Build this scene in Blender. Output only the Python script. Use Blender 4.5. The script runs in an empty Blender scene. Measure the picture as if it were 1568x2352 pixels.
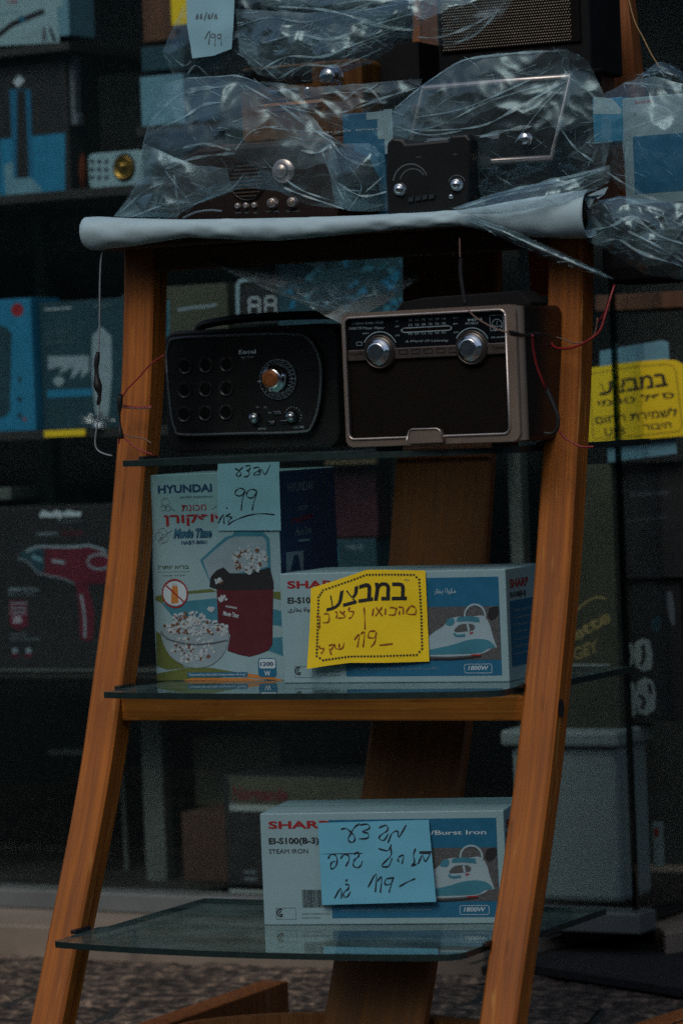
import bpy, bmesh, math, random
import numpy as np
from mathutils import Vector, Matrix, noise
from math import radians as R, sin, cos, pi

sc = bpy.context.scene
COL = sc.collection
random.seed(7)

# ------------------------------------------------------------------ camera
FPX, CX, CY = 8000.0, 784.0, 1176.0            # focal length and centre on a 1568 x 2352 frame
ROLL, PITCH, CAMH = R(2.35), R(1.61), 0.87
fw = np.array([0, cos(PITCH), -sin(PITCH)]); up0 = np.array([0, sin(PITCH), cos(PITCH)]); r0 = np.array([1., 0, 0])
rc = cos(ROLL)*r0 - sin(ROLL)*up0
uc = sin(ROLL)*r0 + cos(ROLL)*up0
CAM = np.array([0, 0, CAMH])
cd = bpy.data.cameras.new('camera'); cam = bpy.data.objects.new('camera', cd); COL.objects.link(cam)
cd.sensor_fit = 'VERTICAL'; cd.sensor_height = 36.0; cd.lens = FPX/2352*36
cd.clip_start = 0.05; cd.clip_end = 500
cd.dof.use_dof = True; cd.dof.focus_distance = 4.42; cd.dof.aperture_fstop = 5.2; cd.dof.aperture_blades = 9
m = Matrix(((rc[0], uc[0], -fw[0], 0), (rc[1], uc[1], -fw[1], 0), (rc[2], uc[2], -fw[2], CAMH), (0, 0, 0, 1)))
cam.matrix_world = m
sc.camera = cam

# ------------------------------------------------------------------ sky, sun, exposure
SUN_EL, SUN_AZ = R(48), R(205)                  # azimuth clockwise from +Y; light comes from behind the camera's left
w = bpy.data.worlds.new('World'); sc.world = w; w.use_nodes = True
nt = w.node_tree; nt.nodes.clear()
sky = nt.nodes.new('ShaderNodeTexSky'); sky.sky_type = 'NISHITA'; sky.sun_disc = False
sky.sun_elevation = SUN_EL; sky.sun_rotation = SUN_AZ; sky.air_density = 1.0; sky.dust_density = 3.0; sky.ozone_density = 1.5
bg = nt.nodes.new('ShaderNodeBackground'); bg.inputs[1].default_value = 0.115
wo = nt.nodes.new('ShaderNodeOutputWorld'); nt.links.new(sky.outputs[0], bg.inputs[0]); nt.links.new(bg.outputs[0], wo.inputs[0])
sd = bpy.data.lights.new('sun', 'SUN'); sd.energy = 0.9; sd.angle = R(28); sd.color = (1.0, 0.94, 0.86)
so = bpy.data.objects.new('sun', sd); COL.objects.link(so)
d = Vector((sin(SUN_AZ)*cos(SUN_EL), cos(SUN_AZ)*cos(SUN_EL), sin(SUN_EL)))
so.rotation_euler = d.to_track_quat('Z', 'Y').to_euler(); so.location = (0, -3, 8)
sc.view_settings.view_transform = 'Standard'; sc.view_settings.look = 'None'
sc.view_settings.gamma = 1; sc.view_settings.use_curve_mapping = False
sc.view_settings.exposure = -0.45
sc.cycles.use_denoising = False
sc.cycles.transparent_max_bounces = 24; sc.cycles.max_bounces = 8
sc.cycles.sample_clamp_indirect = 3.0
sc.cycles.caustics_reflective = False; sc.cycles.caustics_refractive = False

# ------------------------------------------------------------------ pixel and frame helpers
def ray(x, y): return (x-CX)/FPX*rc - (y-CY)/FPX*uc + fw
class Frame:
    """a level frame turned by yaw: s to the right, t away from the camera, z up"""
    def __init__(s, o, yaw):
        s.o = np.array([o[0], o[1], 0.0]); s.yaw = yaw
        s.A = np.array([cos(yaw), -sin(yaw), 0]); s.B = np.array([sin(yaw), cos(yaw), 0])
    def w(s, a, b, z): return s.o + s.A*a + s.B*b + np.array([0, 0, z])
    def loc(s, p): q = p-s.o; return np.array([q@s.A, q@s.B, p[2]])
    def hit(s, x, y, n, p0):
        d = ray(x, y); k = (n@(p0-CAM))/(n@d); return s.loc(CAM+d*k)
    def pt(s, x, y, t): return s.hit(x, y, s.B, s.o+s.B*t)
    def ps(s, x, y, a): return s.hit(x, y, s.A, s.o+s.A*a)
    def pz(s, x, y, z): return s.hit(x, y, np.array([0, 0, 1.]), np.array([0, 0, z]))
def worldz(x, y, z):
    d = ray(x, y); return CAM + d*((z-CAMH)/d[2])
def crop(x0, y0, sc_):                          # a crop of the photograph -> frame coordinates
    k = 2731/1568
    return lambda X, Y: ((x0+X/sc_)/k, (y0+Y/sc_)/k)

# ------------------------------------------------------------------ materials
MATS = {}
def mat(name, col, rough=0.6, metal=0.0, var=0.12, scale=30.0, bump=0.0, bscale=200.0, spec=0.5, coat=0.0, stretch=(1, 1, 1), col2=None):
    if name in MATS: return MATS[name]
    M = bpy.data.materials.new(name); M.use_nodes = True; t = M.node_tree; N = t.nodes; L = t.links
    b = N['Principled BSDF']; b.inputs['Roughness'].default_value = rough; b.inputs['Metallic'].default_value = metal
    b.inputs['Specular IOR Level'].default_value = spec; b.inputs['Coat Weight'].default_value = coat
    tc = N.new('ShaderNodeTexCoord'); mp = N.new('ShaderNodeMapping'); mp.inputs['Scale'].default_value = stretch
    L.new(tc.outputs['Object'], mp.inputs[0])
    no = N.new('ShaderNodeTexNoise'); no.inputs['Scale'].default_value = scale; no.inputs['Detail'].default_value = 6; no.inputs['Roughness'].default_value = 0.65
    L.new(mp.outputs[0], no.inputs['Vector'])
    cr_ = N.new('ShaderNodeValToRGB'); e = cr_.color_ramp.elements
    c2 = col2 or tuple(c*(1+var) for c in col); c1 = tuple(c*(1-var*1.3) for c in col)
    e[0].position = 0.3; e[0].color = (*c1, 1); e[1].position = 0.72; e[1].color = (*c2, 1)
    L.new(no.outputs[0], cr_.inputs[0]); L.new(cr_.outputs[0], b.inputs['Base Color'])
    rm = N.new('ShaderNodeMapRange'); rm.inputs[3].default_value = max(0.02, rough*0.8); rm.inputs[4].default_value = min(1, rough*1.2)
    L.new(no.outputs[0], rm.inputs[0]); L.new(rm.outputs[0], b.inputs['Roughness'])
    if bump:
        n2 = N.new('ShaderNodeTexNoise'); n2.inputs['Scale'].default_value = bscale; n2.inputs['Detail'].default_value = 4
        L.new(mp.outputs[0], n2.inputs['Vector'])
        bp = N.new('ShaderNodeBump'); bp.inputs['Strength'].default_value = bump; bp.inputs['Distance'].default_value = 0.002
        L.new(n2.outputs[0], bp.inputs['Height']); L.new(bp.outputs[0], b.inputs['Normal'])
    MATS[name] = M; return M

def wood_mat(name, c_lo, c_hi, rough=0.45, grain='z'):
    M = bpy.data.materials.new(name); M.use_nodes = True; t = M.node_tree; N = t.nodes; L = t.links
    b = N['Principled BSDF']; tc = N.new('ShaderNodeTexCoord'); mp = N.new('ShaderNodeMapping')
    b.inputs['Specular IOR Level'].default_value = .32
    src = tc.outputs['Object']
    if grain == 'attr': at_ = N.new('ShaderNodeAttribute'); at_.attribute_name = 'grain'; src = at_.outputs['Vector']
    def sc3(a_, l_): return (l_, a_, a_) if grain == 'x' else (a_, a_, l_)
    mp.inputs['Scale'].default_value = sc3(34, 1.3); L.new(src, mp.inputs[0])
    n1 = N.new('ShaderNodeTexNoise'); n1.inputs['Scale'].default_value = 3.0; n1.inputs['Detail'].default_value = 4; n1.inputs['Roughness'].default_value = 0.5; n1.inputs['Distortion'].default_value = 0.15
    L.new(mp.outputs[0], n1.inputs['Vector'])
    mp2 = N.new('ShaderNodeMapping'); mp2.inputs['Scale'].default_value = sc3(420, 6); L.new(src, mp2.inputs[0])
    n2 = N.new('ShaderNodeTexNoise'); n2.inputs['Scale'].default_value = 1.0; n2.inputs['Detail'].default_value = 4; L.new(mp2.outputs[0], n2.inputs['Vector'])
    n3 = N.new('ShaderNodeTexNoise'); n3.inputs['Scale'].default_value = 5.0; L.new(src, n3.inputs['Vector'])
    r1 = N.new('ShaderNodeValToRGB'); e = r1.color_ramp.elements; e[0].position = .30; e[0].color = (*c_lo, 1); e[1].position = .66; e[1].color = (*c_hi, 1)
    mx = N.new('ShaderNodeMix'); mx.data_type = 'FLOAT'; mx.inputs[0].default_value = 0.42
    L.new(n1.outputs[0], mx.inputs[2]); L.new(n2.outputs[0], mx.inputs[3]); L.new(mx.outputs[0], r1.inputs[0])
    m3 = N.new('ShaderNodeMix'); m3.data_type = 'RGBA'; m3.blend_type = 'MULTIPLY'; m3.inputs[0].default_value = 0.62
    L.new(r1.outputs[0], m3.inputs[6]); L.new(n3.outputs[0], m3.inputs[7]); sf = N.new('ShaderNodeTexNoise'); sf.inputs['Scale'].default_value = 1.0; sf.inputs['Detail'].default_value = 5; mp3 = N.new('ShaderNodeMapping'); mp3.inputs['Scale'].default_value = sc3(90, 14); L.new(src, mp3.inputs[0]); L.new(mp3.outputs[0], sf.inputs['Vector'])
    sr = N.new('ShaderNodeMapRange'); sr.inputs[1].default_value = .62; sr.inputs[2].default_value = .74; sr.inputs[4].default_value = .55; L.new(sf.outputs[0], sr.inputs[0])
    sr2 = N.new('ShaderNodeMapRange'); sr2.inputs[1].default_value = .38; sr2.inputs[2].default_value = .28; sr2.inputs[4].default_value = .6; L.new(sf.outputs[0], sr2.inputs[0])
    w1 = N.new('ShaderNodeMix'); w1.data_type = 'RGBA'; L.new(sr.outputs[0], w1.inputs[0]); L.new(m3.outputs[2], w1.inputs[6]); w1.inputs[7].default_value = (c_hi[0]*.95, c_hi[1]*1.5, c_hi[2]*3, 1)
    w2 = N.new('ShaderNodeMix'); w2.data_type = 'RGBA'; L.new(sr2.outputs[0], w2.inputs[0]); L.new(w1.outputs[2], w2.inputs[6]); w2.inputs[7].default_value = (c_lo[0]*.4, c_lo[1]*.4, c_lo[2]*.5, 1)
    L.new(w2.outputs[2], b.inputs['Base Color'])
    rr = N.new('ShaderNodeMapRange'); rr.inputs[3].default_value = rough-.12; rr.inputs[4].default_value = rough+.2
    L.new(n1.outputs[0], rr.inputs[0]); L.new(rr.outputs[0], b.inputs['Roughness'])
    bp = N.new('ShaderNodeBump'); bp.inputs['Strength'].default_value = .35; bp.inputs['Distance'].default_value = .001
    L.new(n2.outputs[0], bp.inputs['Height']); L.new(bp.outputs[0], b.inputs['Normal'])
    MATS[name] = M; return M

def glass_mat(name, tint, ior=1.5, rough=0.0, haze=0.0):
    M = bpy.data.materials.new(name); M.use_nodes = True; t = M.node_tree; N = t.nodes; L = t.links; N.clear()
    o = N.new('ShaderNodeOutputMaterial'); tr = N.new('ShaderNodeBsdfTransparent'); tr.inputs[0].default_value = (*tint, 1)
    g = N.new('ShaderNodeBsdfGlossy'); g.inputs['Roughness'].default_value = rough; g.inputs[0].default_value = (.9, .97, 1, 1)
    F0 = ((ior-1)/(ior+1))**2
    f = N.new('ShaderNodeLayerWeight'); f.inputs[0].default_value = .5
    p5 = N.new('ShaderNodeMath'); p5.operation = 'POWER'; p5.inputs[1].default_value = 5.0; L.new(f.outputs['Facing'], p5.inputs[0])
    fm = N.new('ShaderNodeMath'); fm.operation = 'MULTIPLY_ADD'; fm.inputs[1].default_value = 1-F0; fm.inputs[2].default_value = F0; L.new(p5.outputs[0], fm.inputs[0])
    mx = N.new('ShaderNodeMixShader'); L.new(fm.outputs[0], mx.inputs[0]); L.new(tr.outputs[0], mx.inputs[1]); L.new(g.outputs[0], mx.inputs[2])
    last = mx
    if haze:
        df = N.new('ShaderNodeBsdfDiffuse'); df.inputs[0].default_value = (.26, .42, .42, 1)
        n = N.new('ShaderNodeTexNoise'); n.inputs['Scale'].default_value = 9; n.inputs['Detail'].default_value = 7
        mr = N.new('ShaderNodeMapRange'); mr.inputs[1].default_value = .25; mr.inputs[2].default_value = .8; mr.inputs[4].default_value = haze
        L.new(n.outputs[0], mr.inputs[0]); m2 = N.new('ShaderNodeMixShader'); L.new(mr.outputs[0], m2.inputs[0]); L.new(mx.outputs[0], m2.inputs[1]); L.new(df.outputs[0], m2.inputs[2]); last = m2
    L.new(last.outputs[0], o.inputs[0]); MATS[name] = M; return M

def film_mat(name, haze=0.10, haze_col=(.30, .50, .56), gl=0.5, rough=0.2, ang=0.6, seed=0.0, sc_=24.0):
    """thin crumpled clear plastic: clear shards with crease highlights painted between them, cloudy where it is crushed"""
    M = bpy.data.materials.new(name); M.use_nodes = True; t = M.node_tree; N = t.nodes; L = t.links; N.clear()
    def math_(op, a, b=None, clamp=False):
        n = N.new('ShaderNodeMath'); n.operation = op; n.use_clamp = clamp
        for i, v in enumerate((a, b)):
            if v is None: continue
            if isinstance(v, (int, float)): n.inputs[i].default_value = v
            else: L.new(v, n.inputs[i])
        return n.outputs[0]
    def mrange(v, a, b, c, d):
        n = N.new('ShaderNodeMapRange'); L.new(v, n.inputs[0])
        for i, q in enumerate((a, b, c, d)): n.inputs[i+1].default_value = q
        return n.outputs[0]
    o = N.new('ShaderNodeOutputMaterial'); tr = N.new('ShaderNodeBsdfTransparent'); tr.inputs[0].default_value = (.96, .975, .98, 1)
    g = N.new('ShaderNodeBsdfGlossy'); g.inputs['Roughness'].default_value = rough; g.inputs[0].default_value = (.62, .90, 1, 1)
    tc = N.new('ShaderNodeTexCoord')
    nw = N.new('ShaderNodeTexNoise'); nw.inputs['Scale'].default_value = 9; nw.inputs['Detail'].default_value = 3; L.new(tc.outputs['Object'], nw.inputs['Vector'])
    wm = N.new('ShaderNodeMix'); wm.data_type = 'RGBA'; wm.blend_type = 'LINEAR_LIGHT'; wm.inputs[0].default_value = .035; L.new(tc.outputs['Object'], wm.inputs[6]); L.new(nw.outputs['Color'], wm.inputs[7])
    def shards(a_, st, scale):
        mp = N.new('ShaderNodeMapping'); mp.inputs['Location'].default_value = (seed, 0, seed*2); mp.inputs['Rotation'].default_value = (0, a_, 0); mp.inputs['Scale'].default_value = (st, .6, 1)
        L.new(wm.outputs[2], mp.inputs[0])
        e = N.new('ShaderNodeTexVoronoi'); e.feature = 'DISTANCE_TO_EDGE'; e.inputs['Scale'].default_value = scale; L.new(mp.outputs[0], e.inputs['Vector'])
        f = N.new('ShaderNodeTexVoronoi'); f.feature = 'F1'; f.inputs['Scale'].default_value = scale; L.new(mp.outputs[0], f.inputs['Vector'])
        return e.outputs['Distance'], f.outputs['Distance'], f.outputs['Color']
    e1, d1, c1_ = shards(ang, .30, sc_); e2, d2, c2_ = shards(ang-1.0, .35, sc_*2.3)
    msk = N.new('ShaderNodeTexNoise'); msk.inputs['Scale'].default_value = 11; msk.inputs['Detail'].default_value = 3; L.new(tc.outputs['Object'], msk.inputs['Vector'])
    mk = mrange(msk.outputs[0], .42, .62, 0, 1)
    hgt = math_('ADD', math_('MULTIPLY', d1, 1.0), math_('MULTIPLY', d2, .12))
    bp = N.new('ShaderNodeBump'); bp.inputs['Strength'].default_value = .35; bp.inputs['Distance'].default_value = .010; L.new(hgt, bp.inputs['Height']); L.new(bp.outputs[0], g.inputs['Normal'])
    lw = N.new('ShaderNodeLayerWeight'); lw.inputs[0].default_value = .3; L.new(bp.outputs[0], lw.inputs['Normal'])
    mx = N.new('ShaderNodeMixShader'); L.new(mrange(lw.outputs['Facing'], 0, 1, .04, gl), mx.inputs[0]); L.new(tr.outputs[0], mx.inputs[1]); L.new(g.outputs[0], mx.inputs[2])
    df = N.new('ShaderNodeBsdfDiffuse'); df.inputs[0].default_value = (*haze_col, 1)
    s1 = N.new('ShaderNodeSeparateColor'); L.new(c1_, s1.inputs[0]); s2 = N.new('ShaderNodeSeparateColor'); L.new(c2_, s2.inputs[0])
    h1 = math_('MULTIPLY', math_('POWER', s1.outputs[0], 3.0), haze*2.0); h2 = math_('MULTIPLY', math_('MULTIPLY', math_('POWER', s2.outputs[1], 2.0), haze*.8), mk)
    l1 = math_('MULTIPLY', mrange(e1, 0, .02, haze*1.6, 0), mk); l2 = math_('MULTIPLY', mrange(e2, 0, .03, haze*1.0, 0), mk)  # pale shard edges: highlights of the creases painted into the haze
    tot = math_('ADD', math_('ADD', math_('ADD', h1, h2), math_('ADD', l1, l2)), haze*.35, True)
    m2 = N.new('ShaderNodeMixShader'); L.new(tot, m2.inputs[0]); L.new(mx.outputs[0], m2.inputs[1]); L.new(df.outputs[0], m2.inputs[2])
    L.new(m2.outputs[0], o.inputs[0]); MATS[name] = M; return M

WHITE = (.25, .415, .46)
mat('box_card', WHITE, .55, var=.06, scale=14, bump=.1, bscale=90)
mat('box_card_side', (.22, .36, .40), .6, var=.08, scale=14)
mat('paper_white', (.46, .58, .66), .75, var=.05, scale=10, bump=.1, bscale=60)
mat('paper_roll', (.41, .58, .64), .6, var=.08, scale=14, bump=.7, bscale=26)
mat('note_blue', (.13, .45, .62), .8, var=.04, scale=12)
mat('note_white', (.27, .52, .62), .8, var=.05, scale=12)
mat('sign_yellow', (.90, .66, .008), .6, var=.06, scale=9, bump=.15, bscale=50)
mat('ink_black', (.012, .014, .018), .55, var=.05)
mat('ink_marker', (.02, .02, .03), .4, var=.05)
mat('radio_brown', (.020, .010, .007), .5, var=.3, scale=6, spec=.3)
mat('ink_brown', (.30, .09, .01), .6, var=.2)
mat('ink_red', (.30, .018, .022), .5, var=.08)
mat('ink_blue', (.008, .13, .25), .5, var=.1, scale=60)
mat('ink_blue_mid', (.03, .22, .36), .5, var=.1)
mat('ink_navy', (.012, .055, .14), .5, var=.1)
mat('ink_grey', (.10, .13, .15), .6, var=.1)
mat('ink_light', (.50, .64, .70), .6, var=.05)
mat('ink_dim', (.24, .35, .40), .6, var=.1)
mat('ink_green', (.11, .15, .035), .6, var=.15)
mat('ink_green_dark', (.06, .12, .05), .6, var=.15)
mat('ink_orange', (.50, .20, .04), .6, var=.1)
mat('ink_teal', (.035, .20, .28), .6, var=.1)
mat('ink_maroon', (.085, .012, .02), .5, var=.12)
mat('ink_magenta', (.11, .010, .026), .5, var=.2)
mat('ink_pop', (.40, .50, .54), .6, var=.2, scale=220)
mat('ink_pop_brown', (.16, .07, .04), .6, var=.2)
mat('halftone', (.085, .095, .10), .6, var=.7, scale=900)
mat('iron_white', (.30, .44, .50), .5, var=.08)
mat('black_plastic', (.008, .010, .0105), .42, var=.3, scale=12, bump=.05, spec=.35)
mat('black_matte', (.010, .011, .012), .85, var=.3, scale=20, spec=.15)
mat('black_gloss', (.006, .007, .009), .12, var=.2)
mat('grille_dark', (.007, .006, .005), .85, var=.5, scale=500, spec=.1)
mat('ring_bronze', (.10, .09, .08), .3, metal=.8, var=.2)
mat('port_ring', (.022, .024, .027), .25, var=.3)
mat('bronze', (.30, .235, .19), .38, metal=.6, var=.12, scale=6)
mat('bronze_light', (.55, .49, .45), .3, metal=.8, var=.1)
mat('chrome', (.75, .80, .82), .14, metal=1.0, var=.05)
mat('chrome_brushed', (.45, .50, .52), .25, metal=1.0, var=.15, scale=60)
mat('dark_chrome', (.12, .14, .15), .2, metal=1.0, var=.1)
mat('gold_dial', (.45, .28, .06), .3, metal=.9, var=.15)
mat('knob_orange', (.40, .13, .035), .42, metal=.3, var=.12, scale=90, bump=.1)
mat('rubber_black', (.010, .010, .011), .5, var=.3)
mat('wire_red', (.26, .018, .022), .4, var=.15)
mat('wire_grey', (.22, .26, .28), .4, var=.1)
mat('wire_brown', (.16, .09, .07), .5, var=.1)
mat('marble', (.27, .225, .18), .5, var=.22, scale=5, bump=.1, bscale=30)
mat('marble_dark', (.15, .17, .17), .5, var=.2, scale=5)
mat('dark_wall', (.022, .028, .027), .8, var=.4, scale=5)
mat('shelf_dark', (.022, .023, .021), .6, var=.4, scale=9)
mat('metal_post', (.12, .155, .14), .45, metal=.3, var=.2, scale=8)
mat('door_mat', (.012, .012, .013), .95, var=.5, scale=300, bump=.6, bscale=400)
mat('carton_brown', (.045, .022, .012), .8, var=.15, scale=9)
mat('wood_dark', (.10, .042, .018), .7, var=.35, scale=4, stretch=(12, 12, 1))
mat('tan_strip', (.42, .36, .20), .7, var=.1)
mat('box_black', (.012, .015, .016), .55, var=.2)
mat('box_teal', (.012, .055, .075), .5, var=.15)
mat('box_blue', (.012, .20, .36), .5, var=.1)
mat('box_blue_pale', (.13, .30, .38), .5, var=.1)
mat('tall_olive', (.055, .062, .036), .6, var=.35, scale=5)
mat('gold_ink', (.34, .28, .10), .6, var=.2)
mat('box_olive', (.055, .065, .040), .6, var=.25, scale=6)
mat('box_maroon', (.040, .008, .016), .5, var=.2)
mat('cabinet_white', (.27, .345, .33), .5, var=.08, scale=4)
mat('red_card', (.50, .06, .03), .7, var=.15)
mat('orange_card', (.22, .045, .012), .7, var=.2)
mat('string', (.25, .16, .06), .8)
mat('facade', (.08, .135, .13), .85, var=.3, scale=.8)
wood_mat('wood_front', (.30, .085, .012), (.80, .275, .045), .42)
wood_mat('wood_red', (.20, .065, .02), (.40, .14, .04), .55)
wood_mat('wood_radio', (.10, .04, .008), (.24, .10, .018), .4)
wood_mat('wood_leg', (.23, .060, .007), (.62, .195, .022), .55, 'attr'); wood_mat('wood_spine', (.17, .050, .010), (.34, .110, .022), .6, 'attr'); wood_mat('wood_rail', (.26, .066, .006), (.60, .185, .018), .52, 'x')
glass_mat('shelf_glass', (.80, .92, .90), 1.40, .02, haze=.17)
glass_mat('glass_edge_dark', (.06, .16, .15), 1.5)
glass_mat('pane', (.95, .98, .98), 1.28, .0, haze=.012)
film_mat('film_a', .09, rough=.27, gl=.42, seed=1, ang=.9)
film_mat('film_b', .12, gl=.6, rough=.22, seed=5, ang=.35)
film_mat('film_c', .05, gl=.4, rough=.27, seed=9, ang=1.3)
film_mat('film_d', .08, gl=.45, rough=.27, seed=4, ang=-.45)
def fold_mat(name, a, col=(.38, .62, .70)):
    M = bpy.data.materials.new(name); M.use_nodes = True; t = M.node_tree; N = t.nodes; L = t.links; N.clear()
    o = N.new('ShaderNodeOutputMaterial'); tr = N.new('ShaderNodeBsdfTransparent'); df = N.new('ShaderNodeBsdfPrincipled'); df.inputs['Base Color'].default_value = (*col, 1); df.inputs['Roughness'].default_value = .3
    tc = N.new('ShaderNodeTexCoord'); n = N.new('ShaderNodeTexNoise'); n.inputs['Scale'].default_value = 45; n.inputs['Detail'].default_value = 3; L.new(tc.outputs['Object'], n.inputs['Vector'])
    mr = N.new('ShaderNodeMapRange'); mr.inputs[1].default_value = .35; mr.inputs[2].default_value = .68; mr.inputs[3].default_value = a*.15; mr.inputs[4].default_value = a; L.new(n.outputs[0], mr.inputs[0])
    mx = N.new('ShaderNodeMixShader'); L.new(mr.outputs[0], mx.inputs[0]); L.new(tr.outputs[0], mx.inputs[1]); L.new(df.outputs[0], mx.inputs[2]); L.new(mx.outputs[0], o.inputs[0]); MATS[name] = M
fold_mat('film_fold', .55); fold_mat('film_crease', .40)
film_mat('film_e', .30, haze_col=(.42, .48, .46), gl=.5, seed=3, ang=-.7)

# ------------------------------------------------------------------ mesh building
class MB:
    def __init__(s): s.v = []; s.f = []; s.m = []; s.sm = []; s.mats = []
    def mi(s, n):
        if n not in s.mats: s.mats.append(n)
        return s.mats.index(n)
    def add(s, vs, fs, mname, smooth=False):
        k = len(s.v); s.v += [tuple(map(float, v)) for v in vs]; i = s.mi(mname)
        for f in fs: s.f.append([a+k for a in f]); s.m.append(i); s.sm.append(smooth)
        return s
    def box(s, x0, y0, z0, x1, y1, z1, m):
        vs = [(x, y, z) for x in (x0, x1) for y in (y0, y1) for z in (z0, z1)]
        return s.add(vs, [(0, 1, 3, 2), (4, 6, 7, 5), (0, 4, 5, 1), (2, 3, 7, 6), (0, 2, 6, 4), (1, 5, 7, 3)], m)
    def prism(s, poly, y0, y1, m, smooth=False):          # poly in (x, z), extruded along y
        n = len(poly); vs = [(x, y0, z) for x, z in poly]+[(x, y1, z) for x, z in poly]
        s.add(vs, [list(range(n)), list(range(2*n-1, n-1, -1))], m)
        k = len(s.v)-2*n; i_ = s.mi(m)
        for i in range(n):
            j = (i+1) % n; s.f.append([k+j, k+i, k+n+i, k+n+j]); s.m.append(i_); s.sm.append(smooth)
        return s
    def slab(s, poly, z0, z1, m):                         # poly in (x, y), extruded along z
        n = len(poly); vs = [(x, y, z0) for x, y in poly]+[(x, y, z1) for x, y in poly]
        return s.add(vs, [list(range(n-1, -1, -1)), list(range(n, 2*n))]+[[i, (i+1) % n, n+(i+1) % n, n+i] for i in range(n)], m)
    def lathe(s, prof, c, m, n=32, axis='y', sq=1.0):     # prof: (radius, offset) turned round the axis through c
        vs = []; fs = []
        for r, h in prof:
            for k in range(n):
                a = 2*pi*k/n
                if axis == 'y': vs.append((c[0]+r*cos(a), c[1]+h, c[2]+r*sin(a)*sq))
                else: vs.append((c[0]+r*cos(a), c[1]+r*sin(a), c[2]+h))
        for i in range(len(prof)-1):
            for k in range(n):
                a, b = i*n+k, i*n+(k+1) % n; fs.append((a, b, b+n, a+n))
        s.add(vs, fs, m, True)
        k = len(s.v)-len(vs); i_ = s.mi(m)
        if prof[0][0] > 1e-6: s.f.append([k+q for q in range(n)]); s.m.append(i_); s.sm.append(False)
        if prof[-1][0] > 1e-6: s.f.append([k+(len(prof)-1)*n+q for q in range(n)]); s.m.append(i_); s.sm.append(False)
        return s
    def tube(s, path, r, m, n=8):
        P = [Vector(p) for p in path]; vs = []; fs = []; up = Vector((0.3, 0.9, 0.2)).normalized()
        for i, p in enumerate(P):
            t = (P[min(i+1, len(P)-1)]-P[max(i-1, 0)]).normalized()
            a = t.cross(up).normalized(); b = t.cross(a).normalized(); rr = r[i] if isinstance(r, (list, tuple)) else r
            for k in range(n): vs.append(p+a*(rr*cos(2*pi*k/n))+b*(rr*sin(2*pi*k/n)))
        for i in range(len(P)-1):
            for k in range(n): fs.append((i*n+k, i*n+(k+1) % n, (i+1)*n+(k+1) % n, (i+1)*n+k))
        fs.append(list(range(n))); fs.append([(len(P)-1)*n+k for k in range(n)])
        return s.add(vs, fs, m, True)
    def grid(s, rows, m, smooth=True):
        n = len(rows[0]); vs = [v for r_ in rows for v in r_]
        return s.add(vs, [(i*n+k, i*n+k+1, (i+1)*n+k+1, (i+1)*n+k) for i in range(len(rows)-1) for k in range(n-1)], m, smooth)
    def build(s, name, parent=None, bevel=0, seg=2, solid=0):
        me = bpy.data.meshes.new(name); me.from_pydata(s.v, [], s.f)
        for n in s.mats: me.materials.append(MATS[n])
        me.polygons.foreach_set('material_index', s.m); me.polygons.foreach_set('use_smooth', s.sm); me.update()
        if getattr(s, 'gr', None):
            at_ = me.attributes.new('grain', 'FLOAT_VECTOR', 'POINT'); at_.data.foreach_set('vector', [q for v_ in s.gr for q in v_])
        o = bpy.data.objects.new(name, me); COL.objects.link(o)
        if parent: o.parent = parent
        if solid:
            q = o.modifiers.new('solid', 'SOLIDIFY'); q.thickness = solid
        if bevel:
            q = o.modifiers.new('bevel', 'BEVEL'); q.width = bevel; q.segments = seg; q.limit_method = 'ANGLE'; q.angle_limit = R(40); q.harden_normals = False
        return o

def tag(o, label=None, cat=None, group=None, kind=None):
    if label: o['label'] = label
    if cat: o['category'] = cat
    if group: o['group'] = group
    if kind: o['kind'] = kind
    return o
def thing(name, label, cat, F, s=0, t=0, z=0, group=None):
    o = bpy.data.objects.new(name, None); COL.objects.link(o); o.empty_display_size = .05
    o.location = F.w(s, t, z); o.rotation_euler = (0, 0, -F.yaw); return tag(o, label, cat, group)

def smooth(pts, closed=True, k=4):
    n = len(pts); out = []
    rng = range(n) if closed else range(n-1)
    g = (lambda i: pts[i % n]) if closed else (lambda i: pts[max(0, min(n-1, i))])
    for i in rng:
        p0, p1, p2, p3 = g(i-1), g(i), g(i+1), g(i+2)
        for j in range(k):
            u = j/k
            out.append(tuple(.5*((2*b)+(-a+c)*u+(2*a-5*b+4*c-d_)*u*u+(-a+3*b-3*c+d_)*u**3) for a, b, c, d_ in zip(p0, p1, p2, p3)))
    if not closed: out.append(tuple(pts[-1]))
    return out
def rrect(x0, z0, x1, z1, r, n=5):
    out = []
    for cx, cz, a0 in ((x1-r, z1-r, 0), (x0+r, z1-r, 90), (x0+r, z0+r, 180), (x1-r, z0+r, 270)):
        for k in range(n+1):
            a = R(a0+90*k/n); out.append((cx+r*cos(a), cz+r*sin(a)))
    return out

_tc = {}
def glyphs(txt, bold=0.0, shear=0.0):
    k = (txt, bold, shear)
    if k not in _tc:
        c = bpy.data.curves.new('t', 'FONT'); c.body = txt; c.offset = bold; c.shear = shear; c.fill_mode = 'BOTH'; c.resolution_u = 3
        o = bpy.data.objects.new('t', c); COL.objects.link(o)
        me = o.evaluated_get(bpy.context.evaluated_depsgraph_get()).to_mesh()
        v = np.array([(q.co.x, q.co.y) for q in me.vertices]); f = [list(p.vertices) for p in me.polygons]
        v -= v.min(0); v /= np.maximum(v.max(0), 1e-6)
        _tc[k] = (v, f); bpy.data.objects.remove(o); bpy.data.curves.remove(c)
    return _tc[k]

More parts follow.
